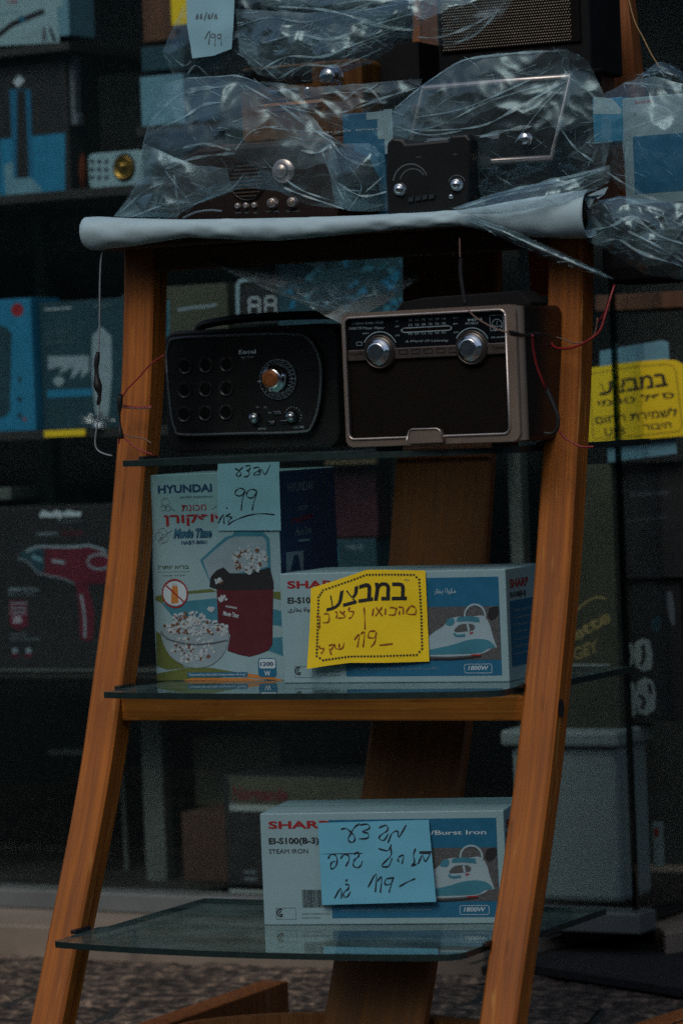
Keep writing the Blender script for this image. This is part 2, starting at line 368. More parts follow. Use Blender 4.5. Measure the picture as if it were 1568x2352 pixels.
class Ink:
    """flat print on a surface: to3(u, v, lift) gives the local point, px(x, y) turns frame coordinates into (u, v)"""
    def __init__(s, to3, px=None): s.mb = MB(); s.to3 = to3; s.px = px; s.n = 0
    def lift(s, l): s.n += 1; return 0.00025*l + 0.0000012*(s.n % 100)
    def poly(s, pts, m, l=1, px=True, sm=0):
        if px: pts = [s.px(*p) for p in pts]
        if sm: pts = smooth(pts, True, sm)
        h = s.lift(l); s.mb.add([s.to3(u, v, h) for u, v in pts], [list(range(len(pts)))], m); return s
    def rect(s, a, b, m, l=1, px=True):
        if px: a = s.px(*a); b = s.px(*b)
        return s.poly([(a[0], a[1]), (b[0], a[1]), (b[0], b[1]), (a[0], b[1])], m, l, False)
    def ell(s, c, e, m, l=1, px=True, n=24):
        if px: c0 = s.px(*c); e = (abs(s.px(c[0]+e[0], c[1])[0]-c0[0]), abs(s.px(c[0], c[1]+e[1])[1]-c0[1])); c = c0
        return s.poly([(c[0]+e[0]*cos(2*pi*k/n), c[1]+e[1]*sin(2*pi*k/n)) for k in range(n)], m, l, False)
    def ring(s, c, r, w_, m, l=1, a0=0, a1=360, n=32, sq=1, px=True):
        if px: c0 = s.px(*c); r = abs(s.px(c[0]+r, c[1])[0]-c0[0]); c = c0
        P = [(c[0]+r*cos(R(a0+(a1-a0)*k/n)), c[1]+r*sq*sin(R(a0+(a1-a0)*k/n))) for k in range(n+1)]
        return s.stroke(P, w_, m, l, False)
    def stroke(s, pts, w_, m, l=1, px=True, sm=0):
        if px: pts = [s.px(*p) for p in pts]
        if sm: pts = smooth(pts, False, sm)
        h = s.lift(l); vs = []; n = len(pts)
        for i, p in enumerate(pts):
            a = pts[max(i-1, 0)]; b = pts[min(i+1, n-1)]; dx, dy = b[0]-a[0], b[1]-a[1]; q = math.hypot(dx, dy) or 1
            nx, ny = -dy/q*w_/2, dx/q*w_/2
            vs += [s.to3(p[0]+nx, p[1]+ny, h), s.to3(p[0]-nx, p[1]-ny, h)]
        s.mb.add(vs, [(2*i, 2*i+1, 2*i+3, 2*i+2) for i in range(n-1)], m); return s
    def text(s, t, a, b, m, l=2, bold=0.0, shear=0.0, px=True, rot=None):
        """fit text between lower-left a and upper-right b; with rot=(lower right) the baseline follows it"""
        if px: a = s.px(*a); b = s.px(*b); rot = s.px(*rot) if rot else None
        v, f = glyphs(t, bold, shear); h = s.lift(l)
        if rot is None: P = [(a[0]+u*(b[0]-a[0]), a[1]+w_*(b[1]-a[1])) for u, w_ in v]
        else:
            ex = (rot[0]-a[0], rot[1]-a[1]); ey = (b[0]-rot[0], b[1]-rot[1])
            P = [(a[0]+u*ex[0]+w_*ey[0], a[1]+u*ex[1]+w_*ey[1]) for u, w_ in v]
        s.mb.add([s.to3(u, w_, h) for u, w_ in P], f, m); return s
    def build(s, name, parent): return s.mb.build(name, parent)

def front_ink(F, t=0.0, s0=0.0, z0=0.0, y=None):
    """ink on the plane t of frame F, in the local coordinates of a thing standing at (s0, t, z0)"""
    yy = 0.0 if y is None else y
    return Ink(lambda u, v, h: (u, yy-h, v), lambda x, y_: tuple((F.pt(x, y_, t+yy)-np.array([s0, 0, z0]))[[0, 2]]))
def side_ink(F, s_, s0, t0, z0):
    return Ink(lambda u, v, h: (s_-s0+h, u, v), lambda x, y_: tuple((F.ps(x, y_, s_)-np.array([0, t0, z0]))[[1, 2]]))

# ================================================================== FRAMES
FR = Frame((-.3402, 4.2751), R(25.4))           # the ladder shelf
CORN = worldz(1459, 2101, .075)
FS = Frame(CORN[:2], R(30))                     # the shop window; its corner post is s = 0, t = 0
Z3, Z2, Z1, ZT = .2331, .5290, .8215, 1.118     # shelf heights

# ================================================================== SETTING
def structure(name, mb, **k): return tag(mb.build(name, **k), kind='structure')
g = MB(); g.add([(-60, -60, -.012), (60, -60, -.012), (60, 60, -.012), (-60, 60, -.012)], [(0, 1, 2, 3)], 'dark_wall')
structure('ground', g)

def stone_mat():
    M = bpy.data.materials.new('rough_stone'); M.use_nodes = True; t = M.node_tree; N = t.nodes; L = t.links; b = N['Principled BSDF']
    tc = N.new('ShaderNodeTexCoord'); oi = N.new('ShaderNodeObjectInfo')
    v = N.new('ShaderNodeTexNoise'); v.inputs['Scale'].default_value = 42; v.inputs['Detail'].default_value = 3; L.new(tc.outputs['Object'], v.inputs['Vector'])
    r = N.new('ShaderNodeValToRGB'); e = r.color_ramp.elements
    e[0].position = .42; e[0].color = (.030, .024, .019, 1); e[1].position = .64; e[1].color = (.42, .30, .205, 1)
    x = r.color_ramp.elements.new(.53); x.color = (.13, .098, .075, 1)
    n9 = N.new('ShaderNodeTexNoise'); n9.inputs['Scale'].default_value = 4; n9.inputs['Detail'].default_value = 5; L.new(N.new('ShaderNodeNewGeometry').outputs['Position'], n9.inputs['Vector'])
    m9 = N.new('ShaderNodeMapRange'); m9.inputs[1].default_value = .3; m9.inputs[2].default_value = .7; m9.inputs[3].default_value = .35; m9.inputs[4].default_value = 1.05; L.new(n9.outputs[0], m9.inputs[0])
    v2 = N.new('ShaderNodeTexNoise'); v2.inputs['Scale'].default_value = 150; v2.inputs['Detail'].default_value = 4; L.new(tc.outputs['Object'], v2.inputs['Vector'])
    va = N.new('ShaderNodeMix'); va.data_type = 'FLOAT'; va.inputs[0].default_value = .3; L.new(v.outputs[0], va.inputs[2]); L.new(v2.outputs[0], va.inputs[3]); L.new(va.outputs[0], r.inputs[0])
    mm = N.new('ShaderNodeMix'); mm.data_type = 'RGBA'; mm.blend_type = 'MULTIPLY'; mm.inputs[0].default_value = 1; L.new(r.outputs[0], mm.inputs[6]); L.new(m9.outputs[0], mm.inputs[7]); L.new(mm.outputs[2], b.inputs['Base Color']); b.inputs['Roughness'].default_value = .8
    bp = N.new('ShaderNodeBump'); bp.inputs['Strength'].default_value = .8; bp.inputs['Distance'].default_value = .006; L.new(v.outputs[0], bp.inputs['Height']); L.new(bp.outputs[0], b.inputs['Normal'])
    MATS['rough_stone'] = M
stone_mat()
# stone pavement: rough slabs in courses that run along the shop front
FP = Frame(FS.o[:2], R(14))
pv = bpy.data.objects.new('pavement', None); COL.objects.link(pv); tag(pv, kind='structure')
stones = []
for v_ in range(4):
    b = MB(); nx, ny = 15, 9; W_, D_ = .36, .20
    rows = []
    for j in range(ny+1):
        rows.append([((i/nx)*W_, (j/ny)*D_, .004*noise.noise(Vector((i*.9, j*.9, v_*9)))+(0 if 0 < i < nx and 0 < j < ny else -.007)) for i in range(nx+1)])
    b.grid(rows, 'rough_stone'); stones.append(b)
meshes = []
for r_ in range(14):
    for c_ in range(-9, 8):
        s_ = c_*.3635+(r_ % 2)*.17+random.uniform(-.01, .01); t_ = -1.75+r_*.2022
        k = (r_*5+c_*3) % 4
        if len(meshes) <= k: pass
        o = None
        for q in meshes:
            if q[0] == k: o = bpy.data.objects.new('paving_stone', q[1]); COL.objects.link(o)
        if o is None:
            o = stones[k].build('paving_stone'); meshes.append((k, o.data))
        o.location = FP.w(s_, t_, -.004+random.uniform(-.003, .002)); o.rotation_euler = (random.uniform(-.006, .006), random.uniform(-.006, .006), -FP.yaw); o.parent = pv

# marble plinth of the shop window and its sill
P5 = [worldz(*p, .012)[:2] for p in ((-260, 2156), (1024, 2217), (1112, 2219), (1215, 2191), (1430, 2144), (1462, 2134))]
back = [FS.w(.45, .9, 0)[:2], FS.w(-2.2, .9, 0)[:2]]
structure('window_plinth', MB().slab([tuple(p) for p in P5]+[tuple(FS.w(.04, .02, 0)[:2])]+[tuple(p) for p in back], -.01, .045, 'marble'), bevel=.003)
pj = MB()                                        # joints in the marble slab
for s_ in (-1.55, -.82, -.12): pj.box(s_, -.33, .0452, s_+.008, -.03, .0456, 'shelf_dark')
o = pj.build('slab_joint'); o.location = FS.w(0, 0, 0); o.rotation_euler = (0, 0, -FS.yaw); tag(o, kind='structure')
o = MB().box(-2.3, -.012, .0455, .012, .05, .078, 'marble_dark').build('window_sill', bevel=.003); o.location = FS.w(0, 0, 0); o.rotation_euler = (0, 0, -FS.yaw); tag(o, kind='structure')
FQ = Frame(FS.o[:2], R(40-90))                   # the side pane runs back to the right at 40 degrees
mt = [worldz(*p, .004)[:2] for p in ((1105, 2232), (1216, 2229), (1380, 2254), (1640, 2296), (1680, 2120), (1459, 2118), (1200, 2175))]
o = MB().slab([tuple(p) for p in mt], .0, .012, 'door_mat').build('door_mat'); tag(o, 'flat black doormat in the entrance right of the window', 'doormat')

# shop interior: floor, back wall, ceiling, side walls
R_ = MB()
def fs_box(mb, s0, t0, z0, s1, t1, z1, m): mb.box(s0, t0, z0, s1, t1, z1, m)
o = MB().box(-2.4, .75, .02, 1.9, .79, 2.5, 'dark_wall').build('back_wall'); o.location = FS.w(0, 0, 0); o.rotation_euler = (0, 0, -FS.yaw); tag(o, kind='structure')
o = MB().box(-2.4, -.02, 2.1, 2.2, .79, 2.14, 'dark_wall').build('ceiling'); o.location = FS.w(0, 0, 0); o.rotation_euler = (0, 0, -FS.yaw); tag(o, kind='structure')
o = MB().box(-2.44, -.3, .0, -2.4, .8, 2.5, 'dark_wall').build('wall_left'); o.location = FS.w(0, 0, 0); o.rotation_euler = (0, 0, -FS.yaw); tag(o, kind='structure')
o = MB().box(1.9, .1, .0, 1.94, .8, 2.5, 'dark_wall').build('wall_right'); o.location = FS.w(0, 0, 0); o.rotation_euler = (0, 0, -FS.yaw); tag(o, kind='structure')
# the street behind the camera, which the panes mirror
o = MB().box(-45, -13.3, 0, 45, -13, 6.5, 'facade').build('street_facade'); o.location = FS.w(0, 0, 0); o.rotation_euler = (0, 0, -FS.yaw); tag(o, kind='structure')

# shop window: two panes and a corner post
win = thing('shop_window', 'shop window of two large panes meeting at a dark edge, goods behind it', 'window', FS, 0, 0, .082)
MB().box(-2.3, .0, 0, -.004, .006, 2.0, 'pane').build('pane', win)
pe = MB(); a = R(-50+30)
dx, dy = FS.loc(np.array([FQ.o[0]+sin(R(40)), FQ.o[1]+cos(R(40)), 0]))[:2]
pe.slab([(0, 0), (dx*.9, dy*.9), (dx*.9-.006, dy*.9+.003), (-.006, .003)][::(1 if (dx*.9)*(.003)-(dy*.9)*(-.006) > 0 else -1)], 0, 2.0, 'pane'); pe.build('pane', win)
MB().box(-.004, -.002, 0, .003, .008, 2.0, 'glass_edge_dark').build('corner_edge', win)

# ---------------------------------------------------------------- shop goods
def shop_box(name, label, cat, q, a, b, depth, m, F=None, group=None, m2=None, bev=.0015, z0=None):
    """a box whose front stands q behind the pane; a = lower-left pixel, b = upper-right pixel"""
    F = F or FS
    p = F.pt(*a, q); p2 = F.pt(*b, q)
    z = p[2] if z0 is None else z0
    t = thing(name, label, cat, F, p[0], q, z, group); w_, h_ = p2[0]-p[0], p2[2]-z
    MB().box(0, 0, 0, w_, depth, h_, m).build('box_body', t, bevel=bev)
    t['wh'] = (w_, h_); ink = front_ink(F, q, p[0], z)
    return t, ink, w_, h_

# display shelves inside the window, each with its boards and uprights
cab = thing('display_rack', 'dark display rack with glass-fronted goods behind the window', 'rack', FS, 0, 0, .05)
def zpx(x, y, q): return FS.pt(x, y, q)[2]
zA = zpx(150, 440, .12); zB = zpx(150, 986, .12); zC = zpx(120, 1533, .12); zD = zpx(120, 1150, .12)
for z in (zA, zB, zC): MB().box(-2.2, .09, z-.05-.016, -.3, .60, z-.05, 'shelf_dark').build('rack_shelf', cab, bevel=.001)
for z in (zC,): MB().box(-2.2, .085, z-.05-.004, -.3, .09, z-.05, 'metal_post').build('shelf_strip', cab)
for (xa, xb, yy, q, dd, za, zb) in ((330, 378, 1900, .30, .03, 0, 1.05), (862, 903, 1150, .25, .03, .0, 1.0), (1166, 1196, 1150, .25, .03, 0, 1.0), (75, 100, 570, .42, .03, .6, 1.7), (560, 575, 1900, .5, .02, 0, .6), (280, 290, 1900, .4, .01, 0, .6)):
    sa = FS.pt(xa, yy, q)[0]; sb = FS.pt(xb, yy, q)[0]
    MB().box(sa, q, za, sb, q+dd, zb, 'metal_post').build('upright', cab, bevel=.004)
MB().box(-2.2, .02, .0, -.02, .6, .004, 'shelf_dark').build('rack_floor', cab)

c5 = crop(0, 1100, 2.614); c6 = crop(0, 1900, 2.767)
# teal box with silver writing
t, I, w_, h_ = shop_box('shaver_box', 'dark teal appliance box with pale writing, left of the ladder leg', 'box', .12, (102, 986), (285, 684), .10, 'box_teal', z0=zB)
I.text('Panasonic', c5(470, 368), c5(750, 330), 'ink_light', bold=.05); I.text('ER1611', c5(985, 335), c5(1165, 305), 'ink_dim')
for y_, w2 in ((500, 920), (580, 780), (605, 740), (650, 790), (690, 820), (705, 760), (775, 890), (805, 870)):
    I.text('Professional Hair Clipper' if y_ < 520 else 'cordless rechargeable trimmer', c5(482, y_+14), c5(w2, y_-10), 'ink_dim', shear=.1)
I.poly([c5(505, 850), c5(930, 845), c5(935, 1000), c5(850, 1085), c5(865, 980), c5(740, 1100), c5(770, 960), c5(610, 1040), c5(660, 950), c5(510, 990)], 'ink_dim', 1)
I.ell(c5(618, 1110), (12, 11), 'ink_dim', 1)
I.poly([c5(965, 640), c5(1165, 640), c5(1140, 1440), c5(1000, 1440)], 'ink_dim', 1, sm=2); I.rect(c5(500, 1285), c5(960, 1185), 'box_blue', 1)
I.build('printed_front', t)
# pale blue box at the left edge
t, I, w_, h_ = shop_box('trimmer_box', 'bright blue box with a red round badge at the left picture edge', 'box', .10, (-90, 986), (70, 684), .09, 'box_blue', z0=zB)
I.ell(c5(185, 365), (14, 15), 'ink_red'); I.poly([c5(-400, 545), c5(75, 545), c5(120, 750), c5(110, 1300), c5(60, 1480), c5(-400, 1490)], 'box_teal', sm=2)
for y_ in (1090, 1300, 1470): I.ell(c5(212, y_), (5, 7), 'box_teal', 2)
I.ell(c5(262, 1510), (4, 4), 'ink_red', 2)
I.build('printed_front', t)
# chrome fan of blades on the shelf
t = thing('blade_fan', 'small chrome fan of blades standing on the shelf near the cable', 'utensil', FS, *FS.pt(228, 984, .09)[[0]], .09, zB)
for i, a in enumerate((-74, -50, -20, 22, 52, 76)):
    L_ = .036+.006*(i % 2); b = MB(); a = R(a)
    b.tube([(0, 0, .006), (L_*sin(a)*.5, -.004, .008+L_*.45*cos(a)*.6), (L_*sin(a), -.012, .006+L_*cos(a)*.55)], [.0015, .003, .0012], 'chrome_brushed'); b.build('blade', t)
MB().lathe([(.014, 0), (.014, .006), (.006, .010)], (0, 0, 0), 'chrome', axis='z').build('fan_foot', t)
# yellow price rail
p = FS.pt(105, 990, .085); p2 = FS.pt(198, 983, .085)
t = thing('price_strip', 'narrow yellow price strip on the front of the shelf', 'label', FS, p[0], .085, zB-.012)
MB().box(0, -.004, 0, p2[0]-p[0], 0, .011, 'sign_yellow').build('strip_body', t)

# hair dryer box
t, I, w_, h_ = shop_box('hair_dryer_box', 'black box printed with a pink hair dryer, behind the left leg', 'box', .12, (-12, 1531), (300, 1157), .11, 'box_black', z0=zC)
I.text('BaByliss', c6(440, 490), c6(905, 385), 'ink_light', bold=.05, shear=.25); I.text('P A R I S', c6(655, 520), c6(890, 500), 'ink_dim')
I.text('expert', c6(418, 680), c6(640, 630), 'ink_dim', bold=.01); I.text('2000', c6(690, 675), c6(915, 615), 'ink_magenta', bold=.01)
dry = [c6(205, 855), c6(290, 850), c6(420, 790), c6(600, 790), c6(850, 790), c6(960, 775), c6(1080, 800), c6(1170, 860), c6(1280, 930), c6(1290, 1100), c6(1180, 1200), c6(980, 1210), c6(1000, 1330), c6(1040, 1500), c6(1030, 1800), c6(900, 1810), c6(880, 1500), c6(840, 1210), c6(720, 1150), c6(430, 1085), c6(330, 965), c6(205, 920)]
I.poly(dry, 'ink_magenta', 1, sm=3)
I.poly([c6(205, 860), c6(420, 800), c6(500, 830), c6(495, 1080), c6(420, 1075), c6(320, 950), c6(205, 915)], 'box_teal', 2)
I.stroke([c6(290, 850), c6(420, 795), c6(600, 795), c6(850, 795), c6(970, 780), c6(1120, 820), c6(1180, 860)], .004, 'ink_dim', 3, sm=3)
I.stroke([c6(205, 920), c6(320, 965), c6(430, 1088), c6(720, 1152), c6(830, 1205)], .0018, 'ink_dim', 3)
I.stroke([c6(360, 900), c6(475, 945)], .006, 'box_blue_pale', 3); I.stroke([c6(580, 950), c6(725, 970)], .005, 'ink_dim', 3)
I.stroke([c6(900, 1320), c6(930, 1480), c6(945, 1650), c6(945, 1800)], .004, 'ink_dim', 3, sm=3)
I.ring(c6(1100, 960), 26, .003, 'ink_dim', 3, sq=.55)
I.text('2000 W Pro', c6(100, 1290), c6(425, 1245), 'ink_dim', bold=.02); I.text('Salon Motor', c6(100, 1332), c6(395, 1312), 'ink_dim')
I.poly([c6(105, 1390), c6(300, 1390), c6(315, 1660), c6(210, 1720), c6(110, 1660)], 'ink_magenta', 1)
for y_ in (1420, 1475, 1525): I.rect(c6(120, y_+8), c6(300, y_-8), 'ink_dim', 2)
I.text('25', c6(150, 1635), c6(240, 1565), 'ink_light', 2, bold=.02)
I.text('ionic', c6(125, 1780), c6(300, 1755), 'ink_dim'); I.text('frizz control', c6(120, 1825), c6(440, 1800), 'ink_dim')
for x_ in (170, 320): I.rect(c6(x_-35, 2015), c6(x_+40, 1975), 'ink_magenta', 1); I.ell(c6(x_, 1945), (6, 6), 'ink_dim', 2)
I.build('printed_front', t)

# top shelf of the window: pen box, cup box, small radio, orange ball, boxes
c1 = crop(0, 0, 1.1479)
MB().box(-2.2, .09, zpx(60, 112, .12)-.05-.014, -1.05, .5, zpx(60, 112, .12)-.05, 'shelf_dark').build('rack_shelf', cab, bevel=.001)
t, I, w_, h_ = shop_box('pen_box', 'white box showing a dark pen, at the top left corner', 'box', .10, (-60, 105), (155, -30), .08, 'box_blue_pale')
I.poly([c1(-80, -60), c1(292, -60), c1(288, 30), c1(262, 35), c1(275, 195), c1(-80, 215)], 'box_card', 1)
I.stroke([c1(-10, 165), c1(60, 110), c1(205, 50)], .010, 'ink_black', 2); I.stroke([c1(95, 95), c1(110, 80)], .012, 'ink_blue', 3)
I.text('134', c1(40, 22), c1(80, -8), 'ink_red', 2, bold=.01); I.poly([c1(195, 125), c1(210, 125), c1(220, 190), c1(195, 190)], 'ink_grey', 2); I.poly([c1(225, 125), c1(235, 125), c1(262, 185), c1(245, 190)], 'ink_black', 2)
for y_ in (150, 165, 178): I.rect(c1(95, y_+3), c1(180, y_-3), 'ink_dim', 2)
I.rect(c1(-60, 72), c1(90, 52), 'box_blue', 2)
I.build('printed_front', t)
t, I, w_, h_ = shop_box('cup_box', 'black and blue box showing a tall dark insulated cup', 'box', .12, (-2, 446), (150, 118), .10, 'box_black', z0=zA)
I.text('Smart cup', c1(38, 300), c1(135, 282), 'ink_dim', bold=.02)
I.poly([c1(0, 640), c1(300, 610), c1(300, 890), c1(0, 900)], 'box_blue', 1); I.poly([c1(20, 760), c1(60, 740), c1(150, 820), c1(195, 870), c1(190, 890), c1(30, 895)], 'box_blue_pale', 2)
I.poly(rr_ := [c1(45, 410), c1(142, 410), c1(155, 815), c1(65, 820)], 'ink_blue', 2); I.poly([c1(80, 415), c1(118, 415), c1(135, 815), c1(80, 818)], 'box_black', 3)
I.poly([c1(62, 375), c1(90, 342), c1(115, 370), c1(85, 402)], 'ink_light', 2); I.rect(c1(20, 362), c1(160, 350), 'ink_grey', 1)
I.build('printed_front', t)
p = FS.pt(*c1(285, 575), .13); t = thing('white_bracket', 'grey white C shaped card holder beside the cup box', 'bracket', FS, p[0], .13, p[2])
qq = [c1(295, 575), c1(357, 575), c1(357, 525), c1(345, 525), c1(340, 240), c1(283, 240), c1(285, 325), c1(312, 325), c1(320, 525), c1(295, 528)]
MB().prism([tuple((FS.pt(*a_, .13)-np.array([p[0], 0, p[2]]))[[0, 2]]) for a_ in qq], 0, .02, 'ink_grey').build('bracket_body', t, bevel=.002)
p = FS.pt(170, 442, .16); t = thing('orange_lamp', 'dark orange half dome at the shelf end beside the small white radio', 'lamp', FS, p[0], .16, zA)
MB().lathe([(.001, .085), (.012, .082), (.022, .066), (.026, .04), (.024, .012), (.02, 0)], (0, 0, 0), 'orange_card', axis='z').build('dome', t)
# small white radio with gold dial
F_ = FS; p = F_.pt(206, 441, .11); p2 = F_.pt(326, 350, .11)
t = thing('mini_radio', 'small white radio with round holes and a gold dial', 'radio', FS, p[0], .11, zA)
w_, h_ = p2[0]-p[0], p2[2]-p[2]
MB().prism(rrect(0, 0, w_, h_, .010), 0, .05, 'box_card', True).build('body', t, bevel=.002)
I = front_ink(FS, .11, p[0], zA)
for i in range(3):
    for j in range(3): I.ell(c1(425+32*i, 742+37*j), (4.6, 5.5), 'ink_black')
I.ell(c1(572, 770), (26, 34), 'ink_black', 1); I.build('speaker_holes', t)
cx, cz = (F_.pt(*c1(572, 770), .11)-np.array([p[0], 0, zA]))[[0, 2]]
MB().lathe([(.019, 0), (.020, -.004), (.018, -.006), (.017, -.003), (.015, -.002)], (cx, 0, cz), 'gold_dial').lathe([(.006, 0), (.005, -.010), (0, -.011)], (cx, 0, cz+.003), 'gold_dial').build('dial', t)
t, I, w_, h_ = shop_box('carton', 'pale grey blue carton on the shelf behind the left plastic bag', 'carton', .10, (326, 292), (420, 168), .12, 'box_blue_pale')
t, I, w_, h_ = shop_box('carton', 'narrow blue carton standing on the pale carton', 'carton', .10, (326, 165), (420, 100), .12, 'box_teal')
t, I, w_, h_ = shop_box('carton', 'dark brown carton at the top, above the blue carton', 'carton', .12, (330, 98), (400, -30), .12, 'wood_dark')
t, I, w_, h_ = shop_box('carton', 'yellow card box at the top edge behind the bag', 'carton', .05, (394, 60), (436, -30), .04, 'sign_yellow')
MB().box(FS.pt(320, 300, .1)[0], .09, FS.pt(330, 292, .1)[2]-.05-.014, FS.pt(700, 300, .1)[0], .3, FS.pt(330, 292, .1)[2]-.05, 'shelf_dark').build('rack_shelf', cab)

# behind the ladder shelf
t, I, w_, h_ = shop_box('perfume_box', 'dark maroon box behind the popcorn box', 'box', .20, (728, 1236), (862, 1074), .1, 'box_maroon')
t, I, w_, h_ = shop_box('radio_carton', 'dark blue carton with faint writing below the maroon box', 'carton', .20, (700, 1330), (862, 1237), .12, 'box_teal')
I.text('WIRELESS', (795, 1262), (835, 1252), 'ink_dim'); I.rect((738, 1290), (775, 1258), 'box_blue', 1); I.build('printed_front', t)
t, I, w_, h_ = shop_box('shelf_ticket', 'pale tan ticket under the glass shelf of the radios', 'label', .17, (745, 1069), (864, 1052), .01, 'tan_strip')
t, I, w_, h_ = shop_box('kitchen_box', 'long dark appliance box with purple lettering, behind the lower iron box', 'box', .10, (524, 2062), (880, 1788), .2, 'box_black', z0=.082)
I.rect((530, 1850), (878, 1790), 'box_olive', 1); I.text('Normande', (536, 1838), (660, 1808), 'ink_magenta', bold=.03); I.rect((528, 1862), (640, 1850), 'cabinet_white', 2); I.rect((528, 2061), (700, 2048), 'cabinet_white', 2)
I.rect((560, 2006), (588, 2000), 'ink_grey', 2); I.rect((562, 2022), (590, 2016), 'ink_grey', 2); I.rect((528, 1848), (545, 1842), 'ink_grey', 2)
I.build('printed_front', t)
t, I, w_, h_ = shop_box('carton', 'plain brown carton beside the long dark appliance box', 'carton', .13, (424, 2060), (523, 1868), .15, 'carton_brown', z0=.082)
t, I, w_, h_ = shop_box('carton', 'dark grey green carton behind the wooden shelf rail', 'carton', .35, (450, 1850), (640, 1690), .15, 'box_olive')
t, I, w_, h_ = shop_box('pale_strip', 'thin pale shelf edge seen low at the left', 'shelf', .3, (112, 1734), (205, 1724), .1, 'metal_post')
t, I, w_, h_ = shop_box('carton', 'small grey carton cut by the left picture edge, above the hair dryer box', 'carton', .13, (-60, 1150), (24, 1120), .1, 'metal_post')
# cabinet and tall box right of the ladder
t, I, w_, h_ = shop_box('white_carton', 'large plain white carton with a lid behind the right leg', 'carton', .05, (1185, 2079), (1412, 1716), .12, 'cabinet_white', z0=.083, bev=.01)
MB().box(-.012, -.012, h_, w_+.010, .130, h_+.026, 'cabinet_white').build('carton_lid', t, bevel=.006)
q = .08
t, I, w_, h_ = shop_box('tall_box', 'tall olive box with large faint golden letters on the white carton', 'box', q, (1296, 1690), (1402, 1066), .02, 'tall_olive', bev=.002)
T2 = crop(2150, 2150, 2.6988)
I.text('ette', T2(400, 1130), T2(745, 790), 'gold_ink', 2, bold=.03, rot=T2(800, 900)); I.text('GEY', T2(395, 1340), T2(640, 1090), 'gold_ink', 2, bold=.03, rot=T2(660, 1230))
I.stroke([T2(420, 790), T2(520, 700), T2(640, 645), T2(740, 665)], .003, 'gold_ink', 2, sm=3)
I.rect(T2(330, 1480), T2(775, 1365), 'cabinet_white', 1); I.poly([T2(720, 1520), T2(790, 1520), T2(795, 2090), T2(560, 2090), T2(660, 1900)], 'box_olive', 1); I.build('printed_front', t)
t['label'] = 'tall olive box with faint golden letters standing on the white carton'
# yellow sign behind the side of the window, papers, goods of the side pane
FY = Frame(FS.w(.02, .07, 0)[:2], R(24))
S2 = crop(2250, 1250, 2.6133)
def sheet(name, label, cat, F, t_, pts, m, th=.0006):
    p = F.pt(*pts[0], t_); o = thing(name, label, cat, F, p[0], t_, p[2])
    MB().prism([tuple((F.pt(*a_, t_)-np.array([p[0], 0, p[2]]))[[0, 2]]) for a_ in pts], 0, th, m).build('paper', o)
    return o, front_ink(F, t_, p[0], p[2])
sheet('paper_sheet', 'pale blue sheet whose top shows above the yellow sign', 'paper', FY, .010, [S2(384, 700), S2(384, 402), S2(1040, 290), S2(1100, 310), S2(1125, 700)], 'box_blue_pale')
sheet('paper_sheet', 'pale blue sheet whose bottom shows below the yellow sign', 'paper', FY, .012, [S2(470, 1568), S2(455, 1250), S2(1175, 1250), S2(1190, 1475)], 'box_blue_pale')
o, I = sheet('sale_sign', 'yellow sale sign in the window right of the ladder, five handwritten lines', 'sign', FY, 0, [S2(250, 1375), S2(275, 580), S2(800, 510), S2(1060, 490), S2(1180, 500), S2(1255, 540), S2(1262, 800), S2(1275, 1290)], 'sign_yellow', .0008)
bp_ = [S2(315, 1300), S2(275, 650), S2(290, 640), S2(700, 575), S2(1080, 540), S2(1150, 560), S2(1180, 620), S2(1245, 1180), S2(1215, 1240), S2(800, 1290), S2(315, 1325)]
bu = [I.px(*p_) for p_ in bp_]
for i in range(len(bu)-1):
    a_, b_ = bu[i], bu[i+1]; L_ = math.hypot(b_[0]-a_[0], b_[1]-a_[1]); n = max(1, int(L_/.0042))
    for k in range(n):
        u = a_[0]+(b_[0]-a_[0])*k/n; v = a_[1]+(b_[1]-a_[1])*k/n; I.rect((u-.0011, v-.0011), (u+.0011, v+.0011), 'ink_black', 1, False)
I.text('במבצע'[::-1], S2(385, 868), S2(1078, 625), 'ink_black', 2, bold=.022, rot=S2(1098, 765))
I.text('ספל טרמי'[::-1], S2(370, 985), S2(1155, 815), 'ink_black', 2, bold=.016, rot=S2(1165, 890))
I.text('לשמירת החום'[::-1], S2(345, 1165), S2(1185, 990), 'ink_black', 2, bold=.016, rot=S2(1200, 1078))
I.text('חיבור'[::-1], S2(845, 1232), S2(1130, 1145), 'ink_black', 2, bold=.016, rot=S2(1138, 1205)); I.text('USB', S2(440, 1295), S2(650, 1190), 'ink_black', 2, bold=.012, rot=S2(657, 1275))
I.build('sign_print', o)
t, I, w_, h_ = shop_box('blender_box', 'black box with faint grey lettering under the yellow window sign', 'box', .04, (1422, 1330), (1580, 1060), .1, 'box_black', F=FY)
I.text('Kitchenstar', (1448, 1142), (1538, 1122), 'ink_grey', 2, rot=(1538, 1136)); I.text('Heavy Duty Hand Mixer', (1442, 1200), (1533, 1184), 'ink_grey', 2, rot=(1534, 1192)); I.build('printed_front', t)
T3 = crop(2150, 2150, 2.6988)
t, I, w_, h_ = shop_box('tool_box', 'black box with pale product pictures low behind the side pane', 'box', .05, (1410, 1655), (1560, 1330), .1, 'box_black', F=FY)
